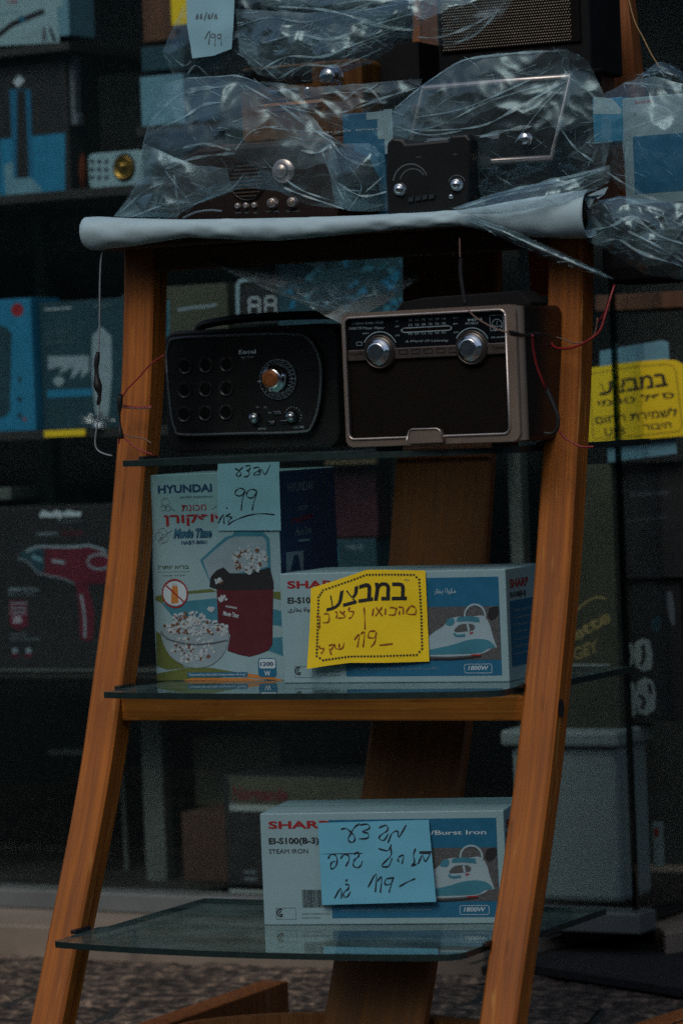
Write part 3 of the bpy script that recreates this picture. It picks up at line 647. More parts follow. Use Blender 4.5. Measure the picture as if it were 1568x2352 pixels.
for q_, m_ in (([(845, 1170), (895, 1160), (895, 1340), (850, 1350)], 'cabinet_white'), ([(930, 1160), (1015, 1145), (1030, 1365), (940, 1370), (960, 1240)], 'cabinet_white'), ([(1045, 1140), (1205, 1110), (1225, 1420), (1060, 1400)], 'cabinet_white'),
            ([(860, 1600), (905, 1600), (930, 1930), (880, 1940)], 'cabinet_white'), ([(960, 1590), (1045, 1580), (1060, 1900), (1000, 1920), (965, 1700)], 'cabinet_white'), ([(1070, 1560), (1240, 1545), (1262, 1860), (1085, 1895)], 'cabinet_white'),
            ([(1225, 880), (1330, 860), (1310, 1000), (1240, 1010)], 'box_teal'), ([(1385, 600), (1450, 600), (1480, 930), (1440, 930), (1400, 780)], 'ink_grey')):
    I.poly([T3(*a_) for a_ in q_], m_, 1, sm=2)
for q_ in ([(1130, 1160), (1145, 1280), (1110, 1380)], [(1090, 1700), (1150, 1760), (1120, 1850)], [(1200, 1580), (1220, 1690)], [(970, 1200), (990, 1300)]):
    I.stroke([T3(*a_) for a_ in q_], .006, 'box_black', 3, sm=3)
I.build('printed_front', t)
p = FY.pt(1400, 712, .06); t, I, w_, h_ = shop_box('wall_shelf', 'brown wooden shelf board at the right edge above the sale sign', 'shelf', .06, (1366, 716), (1640, 664), .2, 'wood_dark', F=FY)
t, I, w_, h_ = shop_box('paper_slip', 'white slip with a red mark beside the white carton', 'paper', .10, (1500, 1990), (1521, 1888), .002, 'cabinet_white', F=FY)
I.ell((1506, 1912), (6, 12), 'ink_red'); I.build('red_mark', t)
# digital clock
K = crop(600, 1200, 1.96)
t, I, w_, h_ = shop_box('digital_clock', 'dark digital clock with pale segment digits and a white frame, behind the black radio', 'clock', .06, (540, 748), (770, 640), .04, 'box_black')
def seg7(x0, y0, x1, y1, on, wd):
    P = {'a': [(x0, y0), (x1, y0)], 'g': [(x0, (y0+y1)/2), (x1, (y0+y1)/2)], 'd': [(x0, y1), (x1, y1)], 'f': [(x0, y0), (x0, (y0+y1)/2)], 'b': [(x1, y0), (x1, (y0+y1)/2)], 'e': [(x0, (y0+y1)/2), (x0, y1)], 'c': [(x1, (y0+y1)/2), (x1, y1)]}
    for k in on:
        a_, b_ = P[k]; e = .08; I.stroke([(a_[0]+(b_[0]-a_[0])*e, a_[1]+(b_[1]-a_[1])*e), (b_[0]-(b_[0]-a_[0])*e, b_[1]-(b_[1]-a_[1])*e)], wd, 'ink_light', 2)
seg7(573, 684, 596, 720, 'abcefg', .0030); seg7(610, 682, 633, 718, 'abcefg', .0030); seg7(672, 702, 692, 726, 'adefg', .0030)
I.build('segment_digits', t)
I.n = 0
p0 = t.location
I2 = front_ink(FS, .06, FS.loc(np.array(t.location))[0], t.location[2], y=-.004)
I2.stroke([(547, 722), (546, 660), (550, 648), (562, 643), (590, 642)], .0062, 'box_card', 2, sm=3); I2.build('clock_frame', t)
t, I, w_, h_ = shop_box('green_carton', 'dim green carton with a pale pen strip behind the black radio', 'carton', .10, (386, 800), (520, 650), .1, 'box_olive')
I.stroke([(408, 712), (440, 707), (470, 704), (498, 700)], .004, 'ink_dim', 2); I.stroke([(387, 690), (386, 790)], .004, 'ink_teal', 2); I.build('printed_front', t)
t, I, w_, h_ = shop_box('blue_poster', 'mottled teal poster panel behind the shelves above the radios', 'poster', .03, (640, 760), (1000, 560), .006, 'box_teal')
for k in range(60):
    x, y = random.uniform(650, 960), random.uniform(570, 740); I.poly([(x+random.uniform(-22, 22), y+random.uniform(-16, 16)) for _ in range(5)], random.choice(['box_blue', 'ink_teal', 'box_teal']), 1+k*.02)
I.build('poster_print', t)

# ================================================================== THE LADDER SHELF
lad = thing('ladder_shelf', 'orange wooden ladder shelf with curved legs and glass shelves', 'shelf unit', FR)
tz = [(-.01, -.055), (.06, -.020), (.127, .0194), (.2113, .0586), (.3008, .107), (.43, .170), (.5313, .2068), (.641, .2484), (.753, .2791), (.9163, .3204), (1.03, .337), (1.098, .345)]
def leg_t(z):
    for (a, ta), (b, tb) in zip(tz, tz[1:]):
        if z <= b: return ta+(tb-ta)*(z-a)/(b-a)
    return tz[-1][1]
def leg_mesh(s0, s1, th, off, z0, z1, m, groove=True, seed=0.0):
    b = MB(); b.gr = []; n = 60; rows = []
    zs = [z0+(z1-z0)*i/n for i in range(n+1)]
    c = .0036
    for z in zs:
        sm_ = sum(leg_t(max(-.01, min(1.098, z+d_))) for d_ in (-.05, -.025, 0, .025, .05))/5
        t_ = sm_+off; gy = th*.55
        prof = [(s0, t_+c), (s0+c, t_), (s1-c, t_), (s1, t_+c)]
        if groove: prof += [(s1, t_+gy-.0016), (s1-.005, t_+gy-.0016), (s1-.005, t_+gy+.0016), (s1, t_+gy+.0016)]
        prof += [(s1, t_+th-c), (s1-c, t_+th), (s0+c, t_+th), (s0, t_+th-c)]
        rows.append([(a_, b_, z) for a_, b_ in prof]+[(prof[0][0], prof[0][1], z)]); b.gr += [(a_, b_-t_, z*1.05+seed) for a_, b_ in prof+[prof[0]]]
    b.grid(rows, m, False)
    b.add([rows[-1][i] for i in range(len(rows[-1])-1)], [list(range(len(rows[-1])-1))], m); b.gr += b.gr[-len(rows[-1]):-1]
    return b
SL0, SL1, SR0, SR1 = -.0905, -.046, .5140, .5605
leg_mesh(SL0, SL1, .043, 0, 0, 1.098, 'wood_leg').build('leg', lad)
leg_mesh(SR0, SR1, .043, 0, 0, 1.098, 'wood_leg', seed=4.3).build('leg', lad)
leg_mesh(.165, .3075, .022, .33, .0, 1.098, 'wood_spine', False).build('back_board', lad)
# screw plug on the right leg, rails, shelf clips
p = FR.ps(1286, 1627, SR1)
sp = MB(); sp.add([(SR1+.0012, p[1]+.0095*cos(a_*pi/8), p[2]+.0115*sin(a_*pi/8)) for a_ in range(16)], [list(range(16))], 'ink_black'); sp.build('screw_cap', lad)
t2 = leg_t(.50)
MB().box(SL1, t2+.010, .4868, SR0, t2+.032, .5175, 'wood_rail').build('rail', lad, bevel=.002)
MB().box(SL1, leg_t(1.08)+.004, 1.068, SR0, leg_t(1.08)+.026, 1.098, 'wood_dark').build('rail', lad, bevel=.002)  # shade under the top board put into this rail's dark wood
MB().box(SL0-.02, .30, 1.0985, SR1+.03, .76, 1.116, 'wood_dark').build('top_board', lad, bevel=.002)
for z, t_ in ((.2215, leg_t(.22)), (.516, leg_t(.52)), (.809, leg_t(.81))):
    MB().box(SL1-.004, t_-.006, z+.0115, SL1+.004, t_+.034, z+.0165, 'rubber_black').build('shelf_clip', lad, bevel=.001)
    MB().box(SR0-.004, t_-.006, z+.0115, SR0+.002, t_+.034, z+.0165, 'rubber_black').build('shelf_clip', lad, bevel=.001)
def glass_shelf(z, tip_t, back_t, lt, lr):
    f = tip_t; P = [(-.042, f+.006), (-.038, f)]
    for i in range(1, 12):
        u = i/12; P.append((-.038+.538*u, f-.030*sin(pi*u)**.8))
    P += [(.492, f-.002), (.502, f+.008), (.506, f+.02), (.508, lt+.05), (.530, lt+.06), (.544, back_t), (-.027, back_t), (-.034, lt+.055), (-.0435, lt+.045)]
    b = MB().slab(P, z-.008, z, 'shelf_glass'); o = b.build('glass_shelf', lad)
    e = MB(); n = len(P)
    for i in range(n):
        a_, b_ = P[i], P[(i+1) % n]
        e.add([(a_[0], a_[1], z-.0078), (b_[0], b_[1], z-.0078), (b_[0], b_[1], z-.0003), (a_[0], a_[1], z-.0003)], [(0, 1, 2, 3)], 'edge_green')
    for i, v in enumerate(e.v):
        cx, cy = .25, (f+back_t)/2; e.v[i] = (cx+(v[0]-cx)*1.0012, cy+(v[1]-cy)*1.0012, v[2])
    e.build('glass_edge', o)
mat('edge_green', (.005, .020, .020), .5, var=.3, scale=60)
glass_shelf(Z3, 0.0, .376, leg_t(.233), 0)
p = FR.ps(243, 1597, -.04); glass_shelf(Z2, p[1]-.006, .505, leg_t(.52), 0)
p = FR.ps(293, 1055, -.04); glass_shelf(Z1, .225, .60, leg_t(.81), 0)
# curved bottom rail and foot beam
cb = MB(); rows = []
for i in range(31):
    x = 400+ (1110-400)*i/30; y = 2352-27*math.sin(pi*i/30)**.7+4
    p = FR.pt(x, y, .34+.05*math.sin(pi*i/30)); rows.append([(p[0], p[1], p[2]), (p[0], p[1], p[2]-.05), (p[0], p[1]+.022, p[2]-.05), (p[0], p[1]+.022, p[2]), (p[0], p[1], p[2])])
cb.grid(rows, 'wood_red', False); cb.build('curved_rail', lad)
fb = [worldz(*p_, zz) for p_, zz in (((232, 2400), .05), ((560, 2247), .05), ((648, 2252), .05), ((668, 2302), .008))]
FBm = MB()
a_ = FR.loc(worldz(250, 2392, .055)); b_ = FR.loc(worldz(645, 2252, .055)); dv = b_-a_; dv /= np.linalg.norm(dv); nv = np.array([dv[1], -dv[0], 0])
for o_ in (0,):
    vs = []
    for e_ in (a_, b_):
        for k1, z_ in ((-.03, .055), (.012, .055), (.012, .002), (-.03, .002)): q_ = e_+nv*k1; vs.append((q_[0], q_[1], z_))
    FBm.add(vs, [(0, 1, 2, 3), (7, 6, 5, 4), (0, 4, 5, 1), (1, 5, 6, 2), (2, 6, 7, 3), (3, 7, 4, 0)], 'wood_red')
FBm.build('foot_beam', lad, bevel=.002)
# wood at the lower right
a_ = worldz(1385, 2372, .07); b_ = worldz(1640, 2290, .07); t = thing('wooden_beam', 'brown wooden beam lying at the lower right corner on the paving', 'beam', Frame(a_[:2], 0))
dv = b_-a_; L_ = np.linalg.norm(dv); t.rotation_euler = (0, 0, math.atan2(dv[1], dv[0]))
MB().box(0, -.12, .0, L_, .0, .07, 'wood_red').build('beam', t, bevel=.003); MB().box(0, -.052, .0702, L_, -.048, .0706, 'ink_black').build('seam', t)

# posts of the stepladder behind the top goods
t = thing('rear_frame', 'dark wooden posts rising behind the bagged radios at the top', 'frame', FR, 0, .72, 0)
def post(px_pts, t_, wd, m, nm='post'):
    b = MB(); rows = []
    for (xl, xr, y) in px_pts:
        p = FR.pt(xl, y, t_); q_ = FR.pt(xr, y, t_); y0 = t_-.72
        rows.append([(p[0], y0, p[2]), (q_[0], y0, p[2]), (q_[0], y0+wd, p[2]), (p[0], y0+wd, p[2]), (p[0], y0, p[2])])
    b.grid(rows, m, False); return b.build(nm, t)
post([(1346, 1436, -60), (1352, 1440, 0), (1364, 1462, 200), (1376, 1472, 400), (1378, 1476, 505)], .72, .03, 'wood_red')
post([(948, 1050, -60), (944, 1060, 250), (938, 1075, 500)], .72, .02, 'wood_dark'); post([(952, 965, -60), (948, 964, 120), (940, 962, 360)], .718, .0015, 'wood_red', 'lit_edge')  # lit edge of the board, put in as a paler wood strip

# ================================================================== GOODS ON THE LADDER
# ---- steam iron boxes
BW, BH, BD = .31, .1404, .144
c3a = crop(960, 3100, 2.94); c3b = crop(1700, 3100, 1.96)
F3 = Frame((-.1178, 4.3556), R(12.94)); F2 = Frame((-.0824, 4.4479), R(24.47))
def iron_box(F, z, label, lang):
    t = thing('steam_iron_box', label, 'box', F, 0, 0, z, 'steam iron boxes on the glass shelves')
    bo = MB().box(0, 0, 0, BW, BD, BH, 'box_card').build('carton_body', t, bevel=.0012)
    px = lambda x, y: tuple((F3.pt(x, y, 0)-np.array([0, 0, Z3]))[[0, 2]])
    I = Ink(lambda u, v, h: (u, -h, v), px)
    pa, pb = px(*c3a(1122, 1685)), px(*c3b(555, 335)); x0, x1, y0, y1 = pa[0]-.004, pb[0], pa[1], pb[1]
    I.rect((x0, y0), (x1, y1), 'ink_blue', 1, False)
    ya, yb = px(*c3b(300, 990))[1], px(*c3b(300, 570))[1]
    I.rect((x0, ya), (x1-.0005, yb), 'halftone', 2, False)
    I.build('blue_panel', t)
    I = Ink(lambda u, v, h: (u, -h, v), px)                       # the picture of the iron
    q = lambda X, Y: c3b(X, Y)
    I.poly([q(-190, 900), q(-60, 830), q(20, 770), q(80, 735), q(120, 700), q(150, 668), q(215, 650), q(300, 655), q(400, 640), q(440, 650), q(480, 700), q(510, 800), q(535, 870), q(540, 895), q(500, 900), q(470, 920), q(400, 945), q(250, 960), q(60, 965), q(-190, 950)], 'iron_white', 3, sm=3)
    I.ring(q(362, 640), 25, .0024, 'iron_white', 4, a0=-20, a1=190); I.poly([q(205, 690), q(215, 655), q(300, 645), q(395, 655), q(402, 695), q(300, 685)], 'ink_teal', 4)
    I.poly([q(120, 715), q(130, 675), q(180, 660), q(190, 690), q(170, 720)], 'ink_teal', 4, sm=2)
    I.poly([q(190, 770), q(215, 725), q(260, 708), q(330, 708), q(358, 725), q(350, 755), q(290, 765)], 'halftone', 4, sm=3); I.stroke([q(300, 708), q(312, 765)], .003, 'iron_white', 5)
    I.stroke([q(185, 780), q(210, 800), q(280, 795)], .003, 'ink_teal', 5, sm=3); I.stroke([q(318, 782), q(345, 775)], .002, 'ink_red', 5)
    I.poly([q(-100, 930), q(60, 895), q(180, 870), q(300, 835), q(400, 825), q(480, 840), q(530, 885), q(520, 893), q(460, 905), q(400, 935), q(200, 945), q(-100, 950)], 'ink_teal', 4, sm=3)
    I.stroke([q(-150, 985), q(150, 985), q(300, 975), q(415, 960)], .0024, 'ink_black', 4, sm=3); I.stroke([q(330, 955), q(412, 950)], .002, 'ink_red', 5)
    I.poly([q(470, 650), q(480, 585), q(520, 572), q(556, 572), q(556, 640), q(500, 680)], 'ink_black', 3, sm=2); I.build('iron_picture', t)
    I = Ink(lambda u, v, h: (u, -h, v), px)
    I.text('SHARP', c3a(335, 635), c3a(1045, 535), 'ink_red', 2, bold=.03)
    I.text('EI-S100(B-3)', c3a(340, 835), c3a(925, 733), 'ink_black', 2, bold=.03)
    rr = rrect(*px(*c3b(274, 1095)), *px(*c3b(499, 1023)), .0025); I.stroke(rr+[rr[0]], .0006, 'ink_light', 2, False); I.text('1800W', c3b(302, 1072), c3b(474, 1036), 'ink_light', 2, bold=.02, shear=.2)
    rr = rrect(*px(*c3a(430, 1697)), *px(*c3a(655, 1563)), .0002); I.stroke(rr+[rr[0]], .0004, 'ink_grey', 2, False)
    I.ring(c3a(478, 1620), 8, .0016, 'ink_black', 2, 60, 300); I.ring(c3a(485, 1622), 4, .0012, 'ink_black', 2, 90, 330)
    rng = random.Random(4); x = px(*c3a(738, 1560))[0]; x2 = px(*c3a(1012, 1560))[0]; yb_, yt_ = px(*c3a(740, 1560))[1], px(*c3a(738, 1350))[1]
    while x < x2:
        wd = rng.choice((.0003, .0005, .0008)); I.rect((x, yb_), (x+wd, yt_), 'ink_black', 2, False); x += wd+rng.choice((.0003, .0005, .0007))
    if lang == 'en':
        I.text('STEAM IRON', c3a(343, 925), c3a(797, 868), 'ink_black', 2); I.text('Steam/Spray/Burst Iron', c3b(-440, 487), c3b(476, 430), 'ink_light', 2, bold=.012)
        I.text('Accessories included : Measuring cup for water tank filling', c3a(1190, 1605), c3b(50, 1050), 'ink_dim', 2)
        I.text('SHARP CORPORATION', c3a(728, 1643), c3a(1058, 1620), 'ink_grey', 2); I.text('MADE IN CHINA', c3a(728, 1690), c3a(950, 1667), 'ink_grey', 2)
    else:
        I.text('ﻯﺭﺎﺨﺑ ﺓﺍﻮﻜﻣ'[::1], c3a(343, 925), c3a(700, 855), 'ink_black', 2, bold=.01)
        I.text('ﺭﺎﺨﺑ ﺓﺍﻮﻜﻣ', c3b(20, 478), c3b(200, 425), 'ink_light', 2); I.text('ءﺎﻤﻟﺍ ﻥﺍﺰﺧ ﺔﺌﺒﻌﺘﻟ ﺱﻴﻗ ﺱﺄﻛ', c3a(1190, 1608), c3b(50, 1045), 'ink_dim', 2)
        I.text('ﻦﻴﺼﻟﺍ ﻰﻓ ﻊﻨﺻ', c3a(728, 1690), c3a(1000, 1650), 'ink_grey', 2); I.text('ﺏﺭﺎﺷ ﺔﻛﺮﺷ', c3a(728, 1645), c3a(1000, 1615), 'ink_grey', 2)
    I.build('lettering', t)
    J = Ink(lambda u, v, h: (BW+h, u, v))                         # right end of the box
    J.rect((.010, .018), (BD-.012, .100), 'ink_blue', 1, False); J.text('SHARP', (.012, .116), (.075, .127), 'ink_red', 2, .03, px=False); J.text('EI-S100(B-3)', (.012, .100+.002), (.066, .111), 'ink_black', 2, .03, px=False)
    for k in range(7): J.text('variable steam control', (.020, .086-.009*k), (.10, .0895-.009*k), 'ink_dim', 2, px=False)
    J.build('end_print', t)
    T = Ink(lambda u, v, h: (u, v, BH+h)); T.stroke([(.0, BD*.52), (BW, BD*.5)], .0012, 'ink_grey', 1, False); T.stroke([(.02, .012), (.12, .016), (.2, .013)], .0006, 'ink_grey', 1, False); T.build('flap_seam', t)
    return t
iron_box(F3, Z3, 'white and blue steam iron box on the lowest glass shelf, blue note on its front', 'en')
iron_box(F2, Z2, 'white and blue steam iron box on the middle shelf, yellow sale sign on its front', 'ar')

def warped(F, t0, corners, m, bulge, nx=24, ny=20, seed=0, name='sheet', label='', cat='sign', lift=(0, 0, 0, 0)):
    """a sheet of paper hanging on a front plane: corners TL, TR, BR, BL as pixels (edges may be polylines)"""
    top, right, bottom, left = corners                  # polylines: TL->TR, TR->BR, BL->BR, TL->BL
    def at_(pl, u):
        L = [0]
        for a_, b_ in zip(pl, pl[1:]): L.append(L[-1]+math.hypot(b_[0]-a_[0], b_[1]-a_[1]))
        d_ = u*L[-1]
        for i in range(len(pl)-1):
            if d_ <= L[i+1]+1e-9:
                k = (d_-L[i])/max(1e-9, L[i+1]-L[i]); return (pl[i][0]+(pl[i+1][0]-pl[i][0])*k, pl[i][1]+(pl[i+1][1]-pl[i][1])*k)
        return pl[-1]
    p0 = F.pt(*left[-1], t0); o = thing(name, label, cat, F, p0[0], t0, p0[2])
    def pxy(u, v):
        a_, b_, c_, d_ = at_(top, u), at_(bottom, u), at_(left, v), at_(right, v)
        TL, TR, BL, BR = top[0], top[-1], bottom[0], bottom[-1]
        return tuple((1-v)*a_[i]+v*b_[i]+(1-u)*c_[i]+u*d_[i]-((1-u)*(1-v)*TL[i]+u*(1-v)*TR[i]+(1-u)*v*BL[i]+u*v*BR[i]) for i in (0, 1))
    def dep(u, v):
        l = (1-u)*(1-v)*lift[0]+u*(1-v)*lift[1]+u*v*lift[2]+(1-u)*v*lift[3]
        return -.0012-l-bulge*(.5+.5*noise.noise(Vector((u*2.1+seed, v*2.3, seed))))*(sin(pi*u)*.5+.5)
    def loc(u, v, h=0.0):
        y = dep(u, v)-h; p = F.pt(*pxy(u, v), t0+y); return (p[0]-p0[0], y, p[2]-p0[2])
    rows = [[loc(i/nx, j/ny) for i in range(nx+1)] for j in range(ny+1)]
    MB().grid(rows, m, True).build('paper', o)
    G = np.array([[pxy(i/40, j/40) for i in range(41)] for j in range(41)])
    def inv(x, y):
        u, v = .5, .5
        for _ in range(7):
            f0 = np.array(pxy(u, v)); J_ = np.array([(np.array(pxy(u+1e-3, v))-f0)/1e-3, (np.array(pxy(u, v+1e-3))-f0)/1e-3]).T
            du = np.linalg.solve(J_, np.array([x, y])-f0); u += du[0]; v += du[1]; u = max(-.05, min(1.05, u)); v = max(-.05, min(1.05, v))
        return (u, v)
    return o, Ink(lambda u, v, h: loc(u, v, h), inv), pxy

def star(I, c, r, m, rot=0, asp=1.0):
    P = []
    for k in range(10):
        a_ = pi/2+rot+k*pi/5; q_ = r if k % 2 == 0 else r*.42; P.append((c[0]+q_*cos(a_), c[1]-q_*sin(a_)))
    I.poly(P, m, 1)
def pen(I, strokes, cf, wpx, m, sm=3):
    for st in strokes:
        D_ = [cf(*p_) for p_ in st]; D_ = smooth(D_, False, sm) if len(D_) > 2 else [tuple(D_[0]), tuple(((D_[0][0]+D_[1][0])/2, (D_[0][1]+D_[1][1])/2)), tuple(D_[1])]
        n = len(D_); L_ = []; R__ = []
        for i, p_ in enumerate(D_):
            a_, b_ = D_[max(i-1, 0)], D_[min(i+1, n-1)]; dx_, dy_ = b_[0]-a_[0], b_[1]-a_[1]; q_ = math.hypot(dx_, dy_) or 1
            wv = wpx*(.8+.35*sin(i*1.3))/2; L_.append((p_[0]-dy_/q_*wv, p_[1]+dx_/q_*wv)); R__.append((p_[0]+dy_/q_*wv, p_[1]-dx_/q_*wv))
        h = I.lift(2); vs = [I.to3(*I.px(*v_), h) for pr in zip(L_, R__) for v_ in pr]
        I.mb.add(vs, [(2*i, 2*i+1, 2*i+3, 2*i+2) for i in range(n-1)], m)

# blue handwritten note on the lower box
q1 = crop(960, 3100, 2.94); q4 = crop(1365, 3072, 1.1479)
TL, TR, BR, BL = q1(915, 565), q4(400, 238), q4(435, 615), q1(965, 1530)
o, I, _ = warped(F3, 0, ([TL, TR], [TR, BR], [BL, BR], [TL, BL]), 'note_blue', .004, seed=3, lift=(0, .002, .008, .005), name='price_note', cat='note', label='light blue handwritten price note stuck on the lower iron box')
pen(I, [[(1185, 640), (1240, 628), (1300, 670), (1350, 735), (1335, 783), (1295, 790), (1270, 750), (1300, 690), (1345, 615), (1405, 572)],
        [(1035, 985), (1060, 940), (1110, 935), (1140, 980), (1130, 1060), (1085, 1105), (1062, 1080), (1075, 1030), (1115, 1015)],
        [(1180, 985), (1215, 940), (1270, 945), (1280, 1000), (1240, 1075)], [(1340, 935), (1385, 905), (1395, 950), (1360, 985), (1335, 1010), (1330, 1060), (1365, 1090), (1415, 1070), (1437, 1010)],
        [(1110, 1450), (1185, 1330), (1190, 1450)], [(1235, 1290), (1275, 1290), (1270, 1340), (1220, 1380), (1220, 1430), (1260, 1430), (1300, 1370)], [(1240, 1255), (1258, 1225)]], q1, 3.4, 'ink_marker')
pen(I, [[(85, 262), (120, 258), (128, 278), (95, 292), (122, 300), (120, 322), (80, 326)], [(172, 275), (205, 262), (212, 285), (185, 305), (172, 322), (195, 332), (215, 300)], [(213, 345), (232, 300), (258, 290), (262, 320), (297, 262)],
        [(170, 370), (210, 380), (225, 362), (228, 350)], [(225, 365), (228, 400), (200, 430), (185, 450), (215, 452), (232, 415)], [(262, 410), (285, 400), (278, 440)], [(258, 415), (262, 432)], [(340, 370), (330, 400), (335, 430), (320, 450), (345, 440)], [(352, 440), (372, 400), (385, 430), (415, 380)],
        [(122, 548), (160, 485), (155, 570)], [(165, 520), (185, 500), (178, 572)], [(235, 505), (205, 510), (200, 535), (228, 530), (238, 500), (218, 572)], [(265, 545), (300, 525), (338, 508)]], q4, 3.4, 'ink_marker')
I.build('handwriting', o)

# yellow sale sign on the middle box
y_ = crop(1000, 2200, 1.3067)
o, I, pxy = warped(F2, 0, ([y_(318, 200), y_(420, 168), y_(540, 128), y_(605, 104), y_(700, 103), y_(915, 108)], [y_(915, 108), y_(936, 583)], [y_(297, 622), y_(400, 606), y_(520, 590), y_(700, 590), y_(936, 583)], [y_(318, 200), y_(312, 400), y_(297, 622)]),
                   'sign_yellow', .004, nx=36, ny=30, seed=8, lift=(.006, 0, .001, .012), name='sale_sign', cat='sign', label='yellow sale sign with a star border taped on the middle iron box')
bd = [(.085, .12), (.10, .075), (.14, .05), (.92, .055), (.955, .085), (.955, .92), (.91, .955), (.14, .90), (.085, .93-.06)]
bd = [(.07, .14), (.11, .07), (.5, .055), (.90, .05), (.945, .10), (.95, .5), (.945, .86), (.90, .925), (.5, .93), (.13, .925), (.075, .86), (.07, .5), (.07, .14)]
for (a_, b_) in zip(bd, bd[1:]):
    A_, B_ = pxy(*a_), pxy(*b_); n = max(1, round(math.hypot(B_[0]-A_[0], B_[1]-A_[1])/7.4))
    for k in range(n):
        u, v = a_[0]+(b_[0]-a_[0])*k/n, a_[1]+(b_[1]-a_[1])*k/n; c_ = pxy(u, v); star(I, c_, 4.1, 'ink_black')
I.build('star_border', o)
I = Ink(I.to3, I.px)
I.text('במבצע'[::-1], y_(398, 322), y_(820, 168), 'ink_black', 2, bold=.022, rot=y_(818, 262)); I.text('בס"ד'[::-1], y_(806, 162), y_(832, 152), 'ink_grey', 2); I.build('heading', o)
I = Ink(I.to3, I.px)
pen(I, [[(835, 295), (815, 330), (862, 335), (862, 300), (838, 292)], [(800, 300), (775, 298)], [(800, 300), (800, 335)], [(780, 318), (778, 338)], [(765, 300), (762, 318)], [(730, 300), (758, 305), (755, 338), (722, 338)], [(708, 305), (705, 338)], [(658, 300), (690, 345)], [(690, 298), (672, 322), (655, 345)], [(645, 305), (638, 345)], [(595, 300), (598, 340), (600, 415)],
        [(520, 298), (515, 320), (540, 322), (530, 350), (515, 358)], [(468, 320), (498, 350), (460, 356)], [(495, 318), (482, 335)], [(445, 325), (455, 328), (450, 358)], [(385, 335), (410, 335), (410, 375), (380, 380)], [(345, 348), (365, 350), (362, 410)],
        [(545, 470), (570, 440), (560, 508)], [(578, 440), (598, 430), (590, 508)], [(655, 425), (625, 425), (618, 455), (650, 458), (660, 430), (652, 480), (630, 508)], [(675, 498), (745, 490)],
        [(440, 490), (448, 515), (480, 515), (492, 485)], [(466, 488), (465, 510)], [(410, 500), (435, 495), (425, 522)], [(415, 515), (424, 548)], [(365, 500), (362, 515), (385, 515), (378, 535), (368, 540)]], y_, 3.6, 'ink_brown')
I.build('handwriting', o)

# ---- popcorn maker box
A1 = crop(500, 1750, 1.7422); A2 = crop(500, 2350, 1.7422)
p = FR.pz(*A2(222, 652), Z2); FH = Frame(FR.w(p[0], p[1], 0)[:2], R(24.5))
wv = FH.pt(*A2(1118, 648), 0)[0]; hv = FH.pt(*A1(174, 262), 0)[2]-Z2; dv_ = .178
t = thing('popcorn_maker_box', 'white box printed with a red popcorn maker and a bowl of popcorn', 'box', FH, 0, 0, Z2)
hb = MB(); hb.box(0, 0, 0, wv, dv_, hv, 'box_card'); hb.build('carton_body', t, bevel=.0012)
I = front_ink(FH, 0, 0, Z2)
I.poly([A2(215, 60), A2(400, 30), A2(600, 10), A2(640, 30), A2(430, 45), A2(215, 85)], 'ink_green', 1); I.poly([A2(258, 110), A2(640, 75), A2(650, 260), A2(480, 200), A2(330, 200)], 'ink_teal', 1)
I.poly([A2(210, 85), A2(330, 62), A2(260, 110)], 'ink_green', 1.2)
I.poly([A2(218, 305), A2(260, 330), A2(290, 420), A2(420, 560), A2(300, 575), A2(221, 545)], 'ink_green', 1); I.poly([A2(222, 600), A2(430, 560), A2(600, 560), A2(830, 600), A2(600, 640), A2(224, 650)], 'ink_green', 1.1)
I.poly([A2(830, 596), A2(1000, 618), A2(1105, 645), A2(1100, 650), A2(800, 622)], 'ink_orange', 1.3); I.poly([A2(400, 648), A2(470, 632), A2(830, 630), A2(1000, 650)], 'ink_orange', 1.2)
I.poly([A2(1030, 150), A2(1092, 165), A2(1095, 270), A2(1030, 260)], 'ink_teal', 1); I.poly([A2(1028, 350), A2(1098, 345), A2(1104, 478), A2(1000, 440)], 'ink_teal', 1.1); I.poly([A2(1035, 30), A2(1088, 30), A2(1090, 90), A2(1035, 75)], 'ink_green', 1)
I.build('scenery_print', t)
I = front_ink(FH, 0, 0, Z2)                       # the machine
I.poly([A1(525, 855), A1(620, 765), A1(700, 695), A1(750, 680), A1(765, 652), A1(960, 655), A1(1005, 700), A1(1012, 780), A1(1018, 960), A1(700, 1000), A1(590, 1000)], 'ink_teal', 2); I.poly([A1(545, 858), A1(640, 775), A1(720, 710), A1(770, 690), A1(960, 690), A1(985, 720), A1(995, 900), A1(720, 960), A1(590, 985)], 'ink_dim', 2.3)
I.poly([A1(590, 1040), A1(600, 970), A1(640, 925), A1(690, 905), A1(730, 945), A1(860, 950), A1(1010, 905), A1(1035, 1000), A2(1038, 5), A2(1030, 15), A2(720, 22), A2(640, 10)], 'ink_black', 3)
I.poly([A2(640, 8), A2(720, 22), A2(1034, 12), A2(1028, 400), A2(1000, 438), A2(930, 465), A2(870, 482), A2(800, 468), A2(715, 440), A2(735, 330), A2(650, 240)], 'ink_maroon', 2.6)
I.text('Movie Time', A2(685, 195), A2(795, 180), 'ink_light', 4, .02, .2, rot=A2(792, 212)); I.text('HYUNDAI', A2(705, 138), A2(780, 136), 'ink_light', 4, .03, rot=A2(780, 150))
rg = random.Random(11)
def corn(cx, cy, rx, ry, n, cf, dens=3):
    for k in range(n):
        a_, r_ = rg.uniform(0, 2*pi), math.sqrt(rg.random()); x, y = cx+rx*r_*cos(a_), cy+ry*r_*sin(a_); e = rg.uniform(8, 17)
        I.poly([cf(x+e*rg.uniform(.6, 1.1)*cos(q_*pi/3), y+e*rg.uniform(.6, 1.1)*sin(q_*pi/3)) for q_ in range(6)], 'ink_pop' if rg.random() > .22 else 'ink_pop_brown', dens+k*.01)
